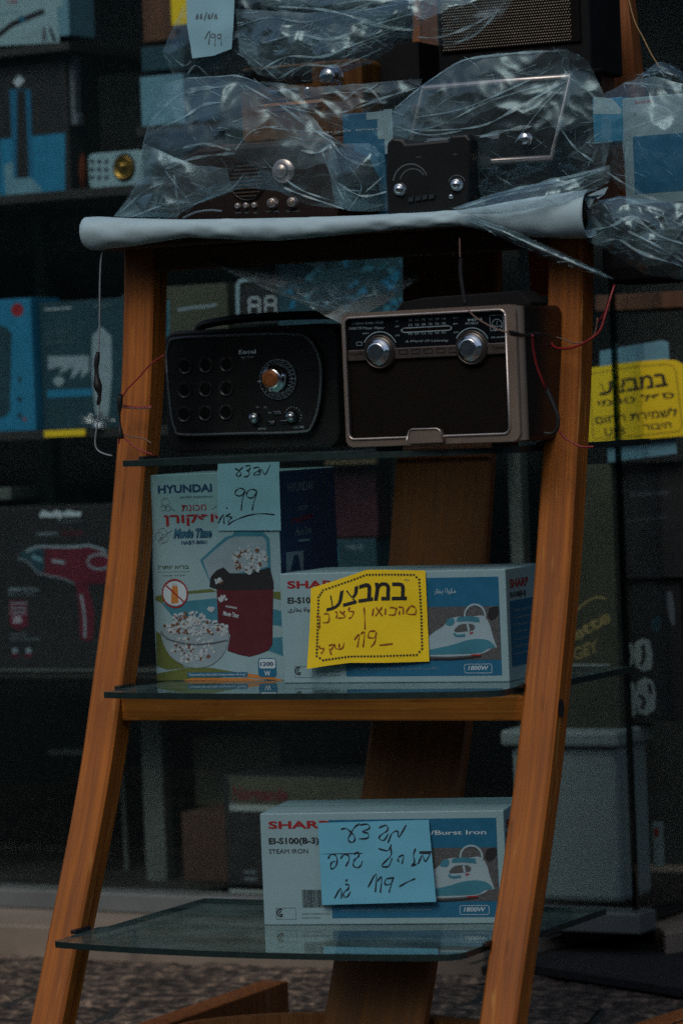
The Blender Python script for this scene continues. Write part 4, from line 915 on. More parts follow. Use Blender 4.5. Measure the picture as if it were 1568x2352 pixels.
corn(870, 850, 120, 95, 110, A1, 3.4); corn(655, 1005, 25, 22, 12, A1, 4); corn(682, 75, 28, 20, 12, A2, 4); corn(605, 155, 20, 16, 9, A2, 4)
I.poly([A2(255, 300), A2(300, 265), A2(480, 240), A2(660, 265), A2(725, 300), A2(700, 440), A2(620, 530), A2(520, 560), A2(420, 545), A2(320, 480), A2(265, 380)], 'ink_dim', 3.3, sm=3)
corn(490, 275, 215, 55, 130, A2, 5); corn(450, 210, 110, 45, 60, A2, 5); corn(690, 290, 35, 45, 24, A2, 5); corn(480, 430, 170, 95, 95, A2, 4)
I.stroke([A2(253, 305), A2(300, 355), A2(400, 385), A2(500, 395), A2(620, 385), A2(715, 365)], .0016, 'ink_grey', 6.6, sm=4); I.build('popcorn_picture', t)
I = front_ink(FH, 0, 0, Z2)
I.text('HYUNDAI', A1(232, 390), A1(606, 322), 'ink_navy', 2, .035); I.text('perfect experience', A1(385, 428), A1(612, 400), 'ink_navy', 2, .0, .25)
I.text('מכונת'[::-1], A1(398, 512), A1(566, 466), 'ink_red', 2); I.text('פופקורן'[::-1], A1(275, 620), A1(705, 530), 'ink_red', 2, .03)
I.text('Movie Time', A1(340, 705), A1(606, 630), 'ink_navy', 2, .07, .3); I.text('Movie Time', A1(348, 698), A1(600, 637), 'ink_teal', 3, .0, .3); I.text('HABT-B001', A1(395, 746), A1(570, 716), 'ink_navy', 2, .03)
I.text('בריא יותר!'[::-1], A1(235, 918), A1(445, 887), 'ink_green_dark', 2, .02); I.text('פופקורן ביתי טעים ובריא'[::-1], A1(228, 944), A1(450, 930), 'ink_green', 2); I.text('ללא שמן'[::-1], A1(262, 970), A1(420, 955), 'ink_green', 2, .01)
for cx, cy, r_ in ((285, 455, 28), (300, 490, 20), (270, 490, 18), (262, 665, 30), (240, 690, 26), (275, 705, 26), (255, 722, 18)): I.ring(A1(cx, cy), r_*.3296, .0005, 'ink_grey', 1.5, n=14)
for a_, b_ in (((310, 485), (345, 510)), ((290, 672), (330, 648)), ((605, 500), (640, 480))): I.stroke([A1(*a_), A1(*b_)], .0008, 'ink_grey', 1.5)
I.ell(A2(350, 42), (28, 28), 'ink_light', 2); I.poly([A2(330, -10), A2(368, -10), A2(372, 40), A2(374, 110), A2(324, 112), A2(326, 40)], 'ink_orange', 2.5); I.rect(A2(334, -8), A2(364, -30), 'ink_pop', 2.4)
I.ring(A2(350, 42), 28.5, .0020, 'ink_red', 3); I.stroke([A2(288, -15), A2(412, 100)], .0020, 'ink_red', 3)
rr = rrect(*I.px(*A2(932, 625)), *I.px(*A2(1053, 492)), .004); I.poly(rr, 'ink_blue', 2, False); rr = rrect(*I.px(*A2(938, 565)), *I.px(*A2(1048, 498)), .003); I.poly(rr, 'ink_light', 2.5, False)
I.text('1200', A2(945, 548), A2(1035, 518), 'ink_navy', 3, .03); I.text('W', A2(972, 615), A2(1015, 580), 'ink_light', 3, .03)
I.rect(A2(438, 625), A2(855, 590), 'ink_blue', 2); I.text('"Licensed by Hyundai Corporation, Korea"', A2(445, 620), A2(845, 596), 'ink_light', 3, .01); I.build('lettering', t)
J = Ink(lambda u, v, h: (wv+h, u, v), lambda x, y: tuple((FH.ps(x, y, wv)-np.array([0, 0, Z2]))[[1, 2]]))
J.rect((.001, .001), (dv_-.001, hv-.001), 'ink_navy', 1, False); J.text('HYUNDAI', A1(1135, 382), A1(1300, 300), 'ink_dim', 2, .0, rot=A1(1303, 362)); J.text('perfect experience', A1(1205, 398), A1(1305, 375), 'ink_grey', 2, rot=A1(1306, 385))
J.text('מכונת'[::-1], A1(1203, 512), A1(1268, 468), 'ink_dim', 2, rot=A1(1270, 500)); J.text('פופקורן'[::-1], A1(1155, 612), A1(1305, 530), 'ink_red', 2, .02, rot=A1(1308, 570))
J.text('Movie Time', A1(1188, 690), A1(1292, 612), 'ink_dim', 2, .0, .3, rot=A1(1294, 665)); J.rect(A1(1207, 728), A1(1285, 702), 'ink_dim', 2)
J.poly([A1(1120, 802), A1(1242, 787), A1(1242, 925), A1(1122, 942)], 'ink_dim', 2); J.poly([A1(1175, 820), A1(1205, 815), A1(1220, 920), A1(1150, 932)], 'ink_navy', 3); J.text('popcorn', A1(1295, 805), A1(1350, 782), 'ink_grey', 2); J.build('side_print', t)
T = Ink(lambda u, v, h: (u, v, hv+h)); T.stroke([(0, dv_*.5), (wv, dv_*.5)], .004, 'ink_grey', 1, False); T.build('flap_seam', t)
# white note
o, I, _ = warped(FH, 0, ([A1(650, 172), A1(860, 172), A1(1077, 168)], [A1(1077, 168), A1(1074, 260), A1(1087, 648)], [A1(650, 650), A1(860, 648), A1(1087, 648)], [A1(650, 172), A1(642, 260), A1(650, 650)]), 'note_white', .002, seed=6, lift=(.004, .004, .0, .0), name='price_note', cat='note', label='pale handwritten price note taped at the top of the popcorn box')
pen(I, [[(765, 215), (800, 235), (805, 262), (785, 272), (778, 255), (800, 225), (825, 205)], [(838, 200), (870, 195), (868, 222), (845, 228), (866, 240), (855, 270), (825, 272)], [(893, 215), (930, 205), (935, 230), (905, 245), (900, 262), (930, 258)], [(935, 262), (950, 220), (975, 258), (1012, 190)],
        [(835, 365), (800, 352), (770, 375), (772, 400), (810, 405), (835, 370), (818, 430), (810, 508)], [(920, 372), (880, 360), (848, 385), (852, 415), (890, 418), (918, 378), (900, 440), (885, 508)], [(650, 598), (685, 535), (690, 602)], [(735, 530), (700, 550), (745, 555), (720, 580), (725, 590)], [(715, 610), (760, 580), (850, 545), (950, 530), (1042, 538)], [(705, 490), (712, 495)]], A1, 2.6, 'ink_marker')
I.build('handwriting', o)

# ---- radios ----
def knob(parent, c, r, dep, m, name='knob', ribs=0, cap=None, prof=None, y=0.0):
    b = MB(); pr = prof or [(r*1.12, y), (r*1.12, y-dep*.15), (r, y-dep*.25), (r*.94, y-dep*.9), (r*.82, y-dep), (0, y-dep)]
    b.lathe(pr, (c[0], 0, c[1]), m, 36); o = b.build(name, parent)
    if cap: MB().lathe([(r*.7, y-dep), (r*.66, y-dep-.0015), (0, y-dep-.0016)], (c[0], 0, c[1]), cap, 28).build('cap', o)
    return o
# black radio
p = FR.pz(400, 1042, Z1+.004); FK = Frame(FR.w(p[0], p[1]+.0, 0)[:2], R(24))
zk = Z1+.004
t = thing('black_radio', 'black retro radio with an orange tuning knob and nine speaker ports', 'radio', FK, 0, 0, zk)
L2 = lambda X, Y: tuple((FK.pt(*K(X, Y), 0)-np.array([0, 0, zk]))[[0, 2]])
wK = FK.pt(790, 1000, .0)[0]*.965; hK = FK.pt(560, 752, 0)[2]-zk
MB().prism(rrect(-.012, 0, wK, hK, .02), .004, .115, 'black_plastic', True).build('body', t, bevel=.004)
rim = smooth([L2(*a_) for a_ in ((128, 500), (140, 345), (205, 288), (560, 268), (900, 252), (1180, 256), (1270, 300), (1330, 400), (1362, 540), (1350, 800), (1290, 1000), (1190, 1048), (700, 1060), (260, 1070), (195, 1020), (165, 900))], True, 4)
fp = MB(); fp.prism(rim, -.006, .004, 'black_plastic', True); fp.build('front_panel', t, bevel=.0015)
I = Ink(lambda u, v, h: (u, -.006-h, v), lambda x, y: tuple((FK.pt(x, y, -.006)-np.array([0, 0, zk]))[[0, 2]]))
inner = [(a_*.975+.004, b_*.965+.003) for a_, b_ in rim]
tb = MB(); tb.tube([(a_, -.0065, b_) for a_, b_ in inner+[inner[0]]], .0019, 'lit_rim', 6); mat('lit_rim', (.07, .095, .105), .4, var=.3, scale=8); tb.build('trim_ring', t)  # rim highlight put into the trim ring's bluish colour
for j in range(3):
    for i in range(3):
        cx, cz = L2(290+163*i-(3*j), 520+188*j-8*i); b = MB()
        b.lathe([(.0102, -.0062), (.0108, -.0078), (.0102, -.0081), (.0082, -.0064), (.0080, -.0063)], (cx, 0, cz), 'port_ring', 28); b.lathe([(.0080, -.0066), (0, -.0066)], (cx, 0, cz), 'black_plastic', 20); b.build('speaker_port', t)
dc = L2(1020, 622)
b = MB(); b.lathe([(.0280, -.0061), (.0282, -.0070), (.0272, -.0074), (.0, -.0073)], (dc[0], 0, dc[1]), 'black_gloss', 48); dl = b.build('dial_plate', t)
I = Ink(lambda u, v, h: (u, -.0076-h, v))
for rr_, wd in ((.0265, .0005), (.0212, .0004)): I.ring(dc, rr_, wd, 'ink_dim', 1, n=48, px=False)
for k in range(26):
    a_ = 2*pi*k/26; tx = ['88', '92', '96', '100', '104', '108', '5.9', '7.2', '9.7', '600', '1100', '1600'][k % 12]
    for r_ in (.0239, .0190): I.text(tx, (dc[0]+r_*cos(a_)-.0020, dc[1]+r_*sin(a_)-.0011), (dc[0]+r_*cos(a_)+.0020, dc[1]+r_*sin(a_)+.0011), 'ink_dim', 1, px=False)
I.stroke([L2(865, 640), L2(915, 632)], .0012, 'ink_light', 2, False); I.build('dial_print', dl)
kc = L2(985, 615)
o = knob(t, kc, .0225, .020, 'chrome', 'tuning_knob', prof=[(.0190, -.0076), (.0187, -.0095), (.0165, -.0105), (.0140, -.0145), (.0125, -.016), (0, -.016)])
MB().lathe([(.0120, -.016), (.0114, -.0172), (.007, -.0176), (0, -.0177)], (kc[0]-.001, 0, kc[1]), 'knob_orange', 36).build('knob_cap', o)
for c_ in ((842, 925), (1130, 915)): knob(t, L2(*c_), .0080, .008, 'dark_chrome', 'small_knob', cap='chrome_brushed', y=-.0062)
for c_ in ((1010, 885), (967, 963), (1062, 958)):
    x, z = L2(*c_); MB().prism(rrect(x-.0052, z-.0026, x+.0052, z+.0026, .0015), -.0085, -.006, 'dark_chrome').build('button', t, bevel=.0008)
I = Ink(lambda u, v, h: (u, -.0062-h, v), lambda x, y: tuple((FK.pt(x, y, -.006)-np.array([0, 0, zk]))[[0, 2]]))
I.text('Kemai', K(697, 425), K(830, 386), 'ink_light', 1, .02); I.text('MD-1901BT', K(718, 458), K(816, 440), 'ink_dim', 1, .01); I.text('BAND', K(850, 1018), K(910, 1001), 'ink_dim', 1, .01); I.text('VOLUME', K(1118, 1008), K(1208, 986), 'ink_dim', 1, .01)
for k in range(11):
    a_ = R(150-18*k); c_ = L2(1135, 912); I.ell((c_[0]+.0125*cos(a_), c_[1]+.0125*sin(a_)), (.0006, .0006), 'ink_light', 1, False, 8)
for x_, y2 in ((845, 842), (903, 842), (940, 885)): I.text('FM', K(x_-10, y2+8), K(x_+12, y2-8), 'ink_dim', 1)
I.text('USB', K(985, 893), K(1035, 878), 'ink_dim', 12); I.text('SW', K(950, 970), K(982, 955), 'ink_dim', 12); I.build('lettering', t)
hn = MB(); z_ = hK+.006
hn.tube(smooth([(.02, .05, hK-.002), (.03, .05, hK+.008), (.10, .05, hK+.014), (.22, .05, hK+.012), (.27, .05, hK+.004), (.285, .05, hK-.004)][:], False, 4), .006, 'black_plastic', 10); hn.build('handle', t)

# bronze radio
Rr = crop(1300, 1100, 1.568)
p = FR.pz(*Rr(140, 1085), Z1+.006); FB = Frame(FR.w(p[0], p[1], 0)[:2], R(28)); zb = Z1+.006
t = thing('bronze_radio', 'bronze framed retro radio with two chrome knobs on the top glass shelf', 'radio', FB, 0, 0, zb)
L3 = lambda X, Y: tuple((FB.pt(*Rr(X, Y), 0)-np.array([0, 0, zb]))[[0, 2]])
x0, z1 = L3(100, 230); x1 = L3(1232, 1000)[0]; z0 = 0.0; x0 = (x0+L3(140, 1080)[0])/2; z1 = (z1+L3(1205, 175)[1])/2-.002
MB().prism(rrect(x0, z0, x1, z1, .008), .012, .13, 'bronze_side', True).build('body', t, bevel=.003) if mat('bronze_side', (.012, .010, .009), .4, metal=.3, var=.2, scale=6) else 0
out = rrect(x0, z0, x1, z1, .010); xi0, zi0 = L3(155, 1032); xi0 = (xi0+L3(133, 290)[0])/2; xi1 = (L3(1165, 900)[0]+L3(1140, 300)[0])/2; zi1 = (L3(133, 272)[1]+L3(1135, 215)[1])/2
inn = rrect(xi0, zi0, xi1, zi1, .008)
def ring_prism(out, inn, y0, y1, m, inset=.003):
    b = MB(); n = len(out)
    rows = [[(a_, y1, b_) for a_, b_ in out], [(a_, y0+inset, b_) for a_, b_ in out], [(a_*.992+.0012, y0, b_*.99+.001) for a_, b_ in out], [(a_, y0, b_) for a_, b_ in inn], [(a_, y0+.010, b_) for a_, b_ in inn]]
    rows = [r_+[r_[0]] for r_ in rows]; b.grid(rows, m, False); return b
ring_prism(out, inn, -.004, .014, 'bronze').build('front_frame', t)
tr = MB(); tr.tube([(a_, -.0045, b_) for a_, b_ in inn+[inn[0]]], .0016, 'bronze_light', 8); tr.build('trim_line', t)
# rounded right cheek that catches the light
ck = MB(); rows = []
for z_ in (z0+.002, z1-.002): rows.append([(x1-.012+.016*sin(R(a_)), .008-.016*cos(R(a_))+.004, z_) for a_ in range(0, 95, 10)])
ck.grid(rows, 'bronze'); ck.build('side_cheek', t)
gp = MB(); zs0, zs1 = L3(700, 515)[1], L3(700, 445)[1]
gp.box(xi0-.002, .003, zi0-.002, xi1+.002, .006, zs0, 'grille_dark'); gp.build('speaker_grille', t)
dots = MB()
nx_, nz_ = 62, 36
for i in range(nx_):
    for j in range(nz_):
        x = xi0+.003+(xi1-xi0-.006)*(i+(j % 2)*.5)/nx_; z = zi0+.004+(zs0-zi0-.008)*j/nz_; r_ = .0009
        dots.add([(x-r_, .0027, z), (x, .0027, z-r_), (x+r_, .0027, z), (x, .0027, z+r_)], [(0, 1, 2, 3)], 'grille_dot')
mat('grille_dot', (.020, .014, .009), .8, spec=.1); o = dots.build('grille_weave', t); o['kind'] = 'stuff'
MB().box(xi0-.002, .002, zs1, xi1+.002, .005, zi1+.002, 'black_gloss').build('scale_panel', t)
MB().box(xi0-.002, -.001, zs0, xi1+.002, .004, zs1, 'dark_band').build('control_band', t, bevel=.001) if mat('dark_band', (.10, .085, .075), .4, metal=.6, var=.2) else 0
for c_ in ((345, 482), (922, 456)):
    cx, cz = L3(*c_); MB().lathe([(.0213, .002), (.0213, -.003), (.0198, -.0042), (.0190, -.003), (.0182, -.003), (.0172, -.0042), (.014, -.004), (0, -.004)], (cx, 0, cz), 'ring_bronze', 48).build('knob_ring', t)
    cx, cz = L3(c_[0]-8, c_[1]+2)
    o = knob(t, (cx, cz), .02, .02, 'chrome', prof=[(.0165, -.004), (.0162, -.0055), (.0145, -.006), (.0140, -.0072), (.0122, -.0076), (.0118, -.0092), (.0106, -.0098), (.0092, -.0100), (0, -.0100)])
    MB().lathe([(.0090, -.0101), (.0084, -.0094), (0, -.0092)], (cx, 0, cz), 'chrome_brushed', 36).build('cap', o)
I = Ink(lambda u, v, h: (u, .0018-h, v), lambda x, y: tuple((FB.pt(x, y, .002)-np.array([0, 0, zb]))[[0, 2]]))
rr = rrect(*I.px(*Rr(480, 362)), *I.px(*Rr(793, 318)), .0045); I.stroke(rr+[rr[0]], .0012, 'ink_dim', 1, False); rr = rrect(*I.px(*Rr(488, 352)), *I.px(*Rr(785, 325)), .003); I.poly(rr, 'grille_dot', 1, False)
I.text('3 Band Radio With', Rr(170, 312), Rr(365, 285), 'ink_dim', 1, .0, .3, rot=Rr(366, 305)); I.text('USB/TF/Music Player', Rr(150, 348), Rr(375, 322), 'ink_dim', 1, .0, .3, rot=Rr(376, 342))
for j, (txs, y0_) in enumerate(((('88', '92', '98', '100', '104', '108'), 290), (('53', '75', '100', '130', '150', '170'), 322), (('9.0', '10.4', '11.6', '13.2', '14.6', '16.0'), 378))):
    for i, tx in enumerate(txs): x = 522+42*i; I.text(tx, Rr(x, y0_-i*2), Rr(x+24, y0_-16-i*2), 'ink_dim', 1)
I.text('A World Of Listening', Rr(500, 428), Rr(775, 402), 'ink_dim', 1, .0, .4, rot=Rr(776, 420)); I.text('MP3', Rr(895, 292), Rr(985, 268), 'ink_dim', 1, .01); I.text('MOBILE', Rr(880, 312), Rr(960, 294), 'ink_dim', 1)
for a_, b_ in (((232, 372), (272, 362)), ((440, 295), (460, 284)), ((440, 328), (462, 316)), ((440, 385), (465, 374)), ((800, 275), (832, 264)), ((802, 312), (830, 300)), ((805, 366), (833, 354))): I.text('AM', Rr(*a_), Rr(*b_), 'ink_dim', 1)
rr = rrect(*I.px(*Rr(1036, 350)), *I.px(*Rr(1115, 250)), .001); I.stroke(rr+[rr[0]], .0006, 'ink_dim', 1, False); I.ring(Rr(1077, 312), 11.5, .0007, 'ink_dim', 1); I.stroke([Rr(1045, 325), Rr(1060, 318), Rr(1077, 326), Rr(1095, 318), Rr(1110, 324)], .0007, 'ink_dim', 1, sm=3); I.stroke([Rr(1077, 318), Rr(1078, 288)], .0006, 'ink_dim', 1)
I.text('PX-161BT', Rr(1042, 398), Rr(1128, 383), 'ink_dim', 1, .01); rr = rrect(*I.px(*Rr(198, 443)), *I.px(*Rr(232, 420)), .001); I.stroke(rr+[rr[0]], .0005, 'ink_dim', 1, False)
for cx_, cy_ in ((345, 482), (922, 456)): I.ring(Rr(cx_, cy_), 41, .0012, 'ink_dim', 1, 25, 150)
I.build('scale_print', t)
I = Ink(lambda u, v, h: (u, -.0012-h, v), lambda x, y: tuple((FB.pt(x, y, -.001)-np.array([0, 0, zb]))[[0, 2]]))
I.text('VOLUME', Rr(150, 505), Rr(235, 485), 'black_gloss', 1); I.text('TUNING', Rr(1045, 468), Rr(1125, 446), 'black_gloss', 1)
for k in range(5): x = 465+78*k; rr = rrect(*I.px(*Rr(x, 498-k*3)), *I.px(*Rr(x+50, 468-k*3)), .001); I.stroke(rr+[rr[0]], .0007, 'black_gloss', 1, False)
I.build('band_print', t)
hd = [L3(*a_) for a_ in ((540, 1035), (556, 978), (572, 966), (730, 962), (745, 972), (765, 1022), (762, 1050), (545, 1060))]
MB().prism(hd, -.012, -.003, 'bronze', False).build('latch', t, bevel=.001)
MB().tube([(a_, -.0125, b_) for a_, b_ in hd[:6]], .0012, 'bronze_light', 6).build('latch_edge', t)
for x in (x0+.03, x1-.05): MB().box(x, .02, -.006, x+.022, .05, .002, 'rubber_black').build('foot', t)
hz = z1; b = MB(); b.prism([(x0+.045, hz-.002), (x0+.06, hz+.012), (x0+.09, hz+.016), (x1-.02, hz+.018), (x1-.004, hz+.003), (x1-.006, hz-.002)], .05, .10, 'black_matte'); b.build('carry_handle', t, bevel=.002)
# plates on top of the bronze radio
# glass shelf 1 liner tray under the radios
# red card and pale strip behind the right leg
t, I, w_, h_ = shop_box('red_card', 'dark red card box behind the right leg under the film', 'box', .00, (1216, 680), (1272, 560), .03, 'red_card', F=Frame(FR.w(0, .62, 0)[:2], FR.yaw))
t, I, w_, h_ = shop_box('paper_strip', 'pale vertical strip of paper beside the dark red card', 'paper', .00, (1193, 684), (1217, 562), .002, 'paper_white', F=Frame(FR.w(0, .66, 0)[:2], FR.yaw))

# ================================================================== TOP SHELF
# rolled paper sheet along the front of the top board
top = [(190, 512), (196, 499), (230, 497), (300, 501), (430, 504), (560, 502), (700, 499), (850, 494), (1000, 486), (1060, 482), (1110, 474), (1180, 461), (1260, 448), (1345, 436), (1404, 430)]
bot = [(190, 545), (196, 568), (215, 575), (300, 566), (430, 545), (560, 551), (640, 553), (720, 546), (850, 532), (1000, 522), (1055, 519), (1110, 530), (1200, 545), (1290, 551), (1352, 550)]
def lerp(pl, x):
    for a_, b_ in zip(pl, pl[1:]):
        if x <= b_[0]: return a_[1]+(b_[1]-a_[1])*(x-a_[0])/max(1e-6, b_[0]-a_[0])
    return pl[-1][1]
pr = thing('paper_roll', 'long sheet of white paper curled over the front edge of the top shelf', 'paper', FR, 0, .27, ZT)
rows = []
N_ = 110
for i in range(N_+1):
    x = 190+(1356-190)*i/N_; yt, yb = lerp(top, x), lerp(bot, x); rr_ = (yb-yt)/2
    P_ = FR.pt(x, (yt+yb)/2, .27); rad = (FR.pt(x, yt, .27)[2]-P_[2]); row = []
    wob = .0022*noise.noise(Vector((x*.02, 3, 1)))
    open_ = 250 if x < 1050 else 215
    for k in range(26):
        a_ = R(100-open_*k/25-0); q_ = rad*(1-.18*max(0, k-17)/8)+wob*sin(k*.7)
        row.append((P_[0], -q_*cos(a_-pi/2)*.9 if False else -q_*sin(pi/2+ (a_-pi/2))*0-q_*cos(a_-R(0))*0 + (-(q_)*cos(R(90)-a_+R(90)) if False else 0), 0))
    row = []
    for k in range(26):
        th = R(95+open_*k/25)                      # 90 = top, 180 = front, 270 = bottom
        q_ = rad*(1-.2*max(0, k-18)/7)+wob*sin(k*.7)
        row.append((P_[0]+(.004*noise.noise(Vector((k*.2, 7, 0))) if i in (0, N_) else 0), q_*cos(th), P_[2]-ZT+q_*sin(th)))
    row = [(row[0][0], .05, max(row[0][2]-.0, .004)), (row[0][0], .02, row[0][2]-.0002)]+row
    rows.append(row)
MB().grid(rows, 'paper_roll', True).build('sheet', pr, solid=.0006)
pp = [FR.pt(*a_, .268) for a_ in ((1340, 452), (1404, 430), (1396, 447), (1380, 458), (1368, 452), (1352, 480))]
MB().add([(a_[0], a_[1]-.27-.012*(k in (1, 2, 3)), a_[2]-ZT) for k, a_ in enumerate(pp)], [list(range(6))], 'paper_roll').build('torn_corner', pr, solid=.0005)

def put(F, t_, x, y, s0, z0): q_ = F.pt(x, y, t_); return (q_[0]-s0, q_[2]-z0)
# left wooden retro radio
T4 = crop(400, 500, 1.568)
FT = FR; tL = .33; p = FT.pt(*T4(420, 600), tL); zt = ZT
t = thing('retro_radio', 'dark brown retro radio with a slatted round speaker under plastic at left', 'radio', FR, p[0], tL, zt)
g_ = lambda X, Y, t_=tL: put(FR, t_, *T4(X, Y), p[0], zt)
xr = g_(1490, 560)[0]; zt1 = g_(900, 120)[1]
MB().prism([(0, 0), (xr, 0), (xr+.004, zt1*.55), (xr-.01, zt1*.82), (xr-.05, zt1), (.05, zt1), (.012, zt1*.85), (-.004, zt1*.6)], 0, .13, 'radio_brown').build('body', t, bevel=.006)
cx, cz = g_(925, 350); b = MB(); b.lathe([(.0262, 0), (.0265, -.002), (.0250, -.003), (.0240, -.001)], (cx, 0, cz), 'bronze_side', 48); b.lathe([(.024, -.0005), (0, -.0005)], (cx, 0, cz), 'ink_black', 40); sp_ = b.build('speaker', t)
for k in range(9):
    z = cz-.0196+.0049*k; hw = math.sqrt(max(0, .0236**2-(z-cz)**2)); MB().box(cx-hw, -.003, z-.0012, cx+hw, -.0006, z+.0008, 'slat_brown' if mat('slat_brown', (.075, .045, .03), .4, var=.2) else '').build('slat', sp_)
cx, cz = g_(1155, 290); o = knob(t, (cx, cz), .014, .016, 'bronze_light', 'tuning_knob', prof=[(.0155, 0), (.016, -.003), (.015, -.004), (.0098, -.004), (.0095, -.011), (.008, -.013), (0, -.0135)])
for x_, y2 in ((867, 508), (919, 505), (971, 503)): knob(t, g_(x_, y2), .0037, .004, 'bronze_light', 'button')
for x_, y2 in ((1087, 490), (1212, 485)): knob(t, g_(x_, y2), .0066, .007, 'bronze_light', 'small_knob', cap='bronze')
for x_, y2 in ((600, 180), (1180, 128)): c_ = g_(x_, y2); MB().lathe([(.0085, 0), (.0082, .004), (.006, .005), (0, .005)], (c_[0], .03, c_[1]-.006), 'chrome_brushed', 28, axis='z').build('top_button', t)
I = Ink(lambda u, v, h: (u, -h, v), lambda x, y: put(FR, tL, x, y, p[0], zt))
for tx, x_, x2 in (('PLAY', 852, 888), ('PREV', 912, 935), ('NEXT', 965, 988), ('TUNE', 1035, 1068), ('BAND', 1088, 1122), ('OFF', 1168, 1190), ('VOLUME', 1208, 1252)): I.text(tx, T4(x_, 555 if x_ < 1000 else 547), T4(x2, 545 if x_ < 1000 else 537), 'ink_dim', 1)
I.stroke([T4(520, 582), T4(600, 545), T4(690, 532), T4(765, 538)], .0016, 'ink_dim', 1, sm=3); I.stroke([T4(525, 588), T4(605, 552), T4(690, 539), T4(765, 544)], .001, 'ink_grey', 1, sm=3); I.build('lettering', t)
# black radio in the middle of the top shelf
T5 = crop(1400, 500, 2.24); tM = .285; p = FR.pt(*T5(335, 785), tM)
t = thing('black_plastic_radio', 'small black radio with two pale knobs and four keys on the top shelf', 'radio', FR, p[0], tM, zt)
g_ = lambda X, Y, t_=tM: put(FR, t_, *T5(X, Y), p[0], zt)
pts = [g_(330, 790), g_(1045, 745), g_(1060, 500), g_(1075, 130), g_(1040, 80), g_(900, 90), g_(870, 130), g_(500, 165), g_(470, 125), g_(380, 110), g_(325, 160), g_(320, 400)]
pts[0] = (pts[0][0], 0); pts[1] = (pts[1][0], 0)
MB().prism(pts, 0, .09, 'black_plastic').build('body', t, bevel=.005)
for c_, r_ in (((448, 577), .0075), ((955, 535), .0075)): knob(t, g_(*c_), r_, .006, 'chrome_brushed', 'knob', cap='chrome')
for k in range(4): x, z = g_(549+62*k, 668-9*k); MB().prism([(x-.0040, z-.0026), (x+.0030, z-.0026), (x+.0045, z+.0026), (x-.0025, z+.0026)], -.003, 0, 'chrome_brushed').build('key', t)
x, z = g_(902, 640); MB().lathe([(.0032, 0), (.003, -.002), (0, -.0024)], (x, 0, z), 'chrome_brushed', 20).build('key', t)
I = Ink(lambda u, v, h: (u, -h, v), lambda x, y: put(FR, tM, x, y, p[0], zt)); I.ring(T5(540, 520), 40, .0015, 'ink_grey', 1, 20, 170); I.ring(T5(560, 520), 30, .0012, 'ink_grey', 1, 30, 160); I.ring(T5(955, 535), 20, .001, 'ink_grey', 1, 20, 160)
for x_ in (595, 920): I.text('.....', T5(x_, 292 if x_ < 700 else 266), T5(x_+40, 284 if x_ < 700 else 258), 'ink_dim', 1)
I.text('FM 88 92 96 100 104 108', T5(560, 580), T5(800, 562), 'ink_maroon', 1); I.build('lettering', t)
# big tilted radio with a pale metal frame
C_ = lambda x, y, t_: FR.pt(x, y, t_)
tB = .36
TLc, TRc, BRc, BLc = C_(974, 203, tB+.03), C_(1312, 175, tB+.03), C_(1268, 362, tB), C_(936, 330+52, tB)
p = BLc; t = thing('framed_radio', 'large tilted radio with a pale metal frame under crumpled plastic', 'radio', FR, p[0], p[1], p[2])
Q = [np.array(a_)-p for a_ in (BLc, BRc, TRc, TLc)]; nrm = np.array([0, .12, .02])
b = MB(); b.add([tuple(a_) for a_ in Q]+[tuple(a_+nrm) for a_ in Q], [(0, 1, 2, 3), (7, 6, 5, 4), (0, 4, 5, 1), (1, 5, 6, 2), (2, 6, 7, 3), (3, 7, 4, 0)], 'grille_dark'); b.build('body', t, bevel=.004)
fr = MB(); fr.tube([tuple(a_+np.array([0, -.003, 0])) for a_ in Q+[Q[0]]], .0042, 'bronze_light', 8); fr.build('metal_frame', t)
hx = FR.pt(1211, 320, tB+.004)-p; MB().lathe([(.0080, 0), (.0080, -.009), (.0066, -.011), (0, -.0115)], (hx[0], -.0, hx[2]), 'chrome', 32).build('knob', t)
hx = FR.pt(1252, 345, tB+.004)-p
b = MB()
for k in range(7):
    u = .12+.11*k; a_ = Q[0]*(1-.38)+Q[3]*.38; 
u0_, u1_ = .25, .8
b.add([tuple((Q[0]*(1-u)+Q[1]*u)*(1-v)+(Q[3]*(1-u)+Q[2]*u)*v+np.array([0, -.0015, 0])) for u, v in ((.1, .28), (.6, .28), (.6, .34), (.1, .34))], [(0, 1, 2, 3)], 'ink_grey'); b.build('scale_strip', t)
MB().box(Q[0][0]+.01, .01, -(p[2]-ZT), Q[1][0]-.01, .10, Q[0][2]+.003, 'black_matte').build('stand', t)

# goods behind: support board, boxes, wooden radio, mesh radio
T1 = crop(600, 0, 1.96); T2c = crop(1300, 0, 1.96); T3c = crop(1950, 0, 2.0077)
tU = .50
zU = FR.pt(700, 318, tU)[2]
up = thing('upper_stand', 'dark wooden stand that carries the upper bagged radios', 'stand', FR, 0, tU, ZT)
s0, s1 = FR.pt(470, 300, tU)[0], FR.pt(830, 300, tU)[0]
MB().box(s0, .0, 0, s1, .14, zU-ZT, 'wood_dark').build('stand_block', up, bevel=.003)
p = FR.pt(602, 318, tU)
t = thing('wooden_radio', 'light brown wooden radio with a big chrome knob, behind the slatted radio', 'radio', FR, p[0], tU, zU)
g_ = lambda X, Y, t_=tU: put(FR, t_, *T1(X, Y), p[0], zU)
w1 = g_(1470, 500)[0]; h1 = g_(1500, 465)[1]
MB().prism(rrect(-.03, 0, w1+.035, h1, .008), 0, .1, 'wood_radio').build('body', t, bevel=.003)
cx, cz = g_(1425, 605); knob(t, (cx, cz), .02, .022, 'chrome', prof=[(.0165, 0), (.0165, -.003), (.0125, -.006), (.0120, -.014), (.009, -.018), (0, -.018)])
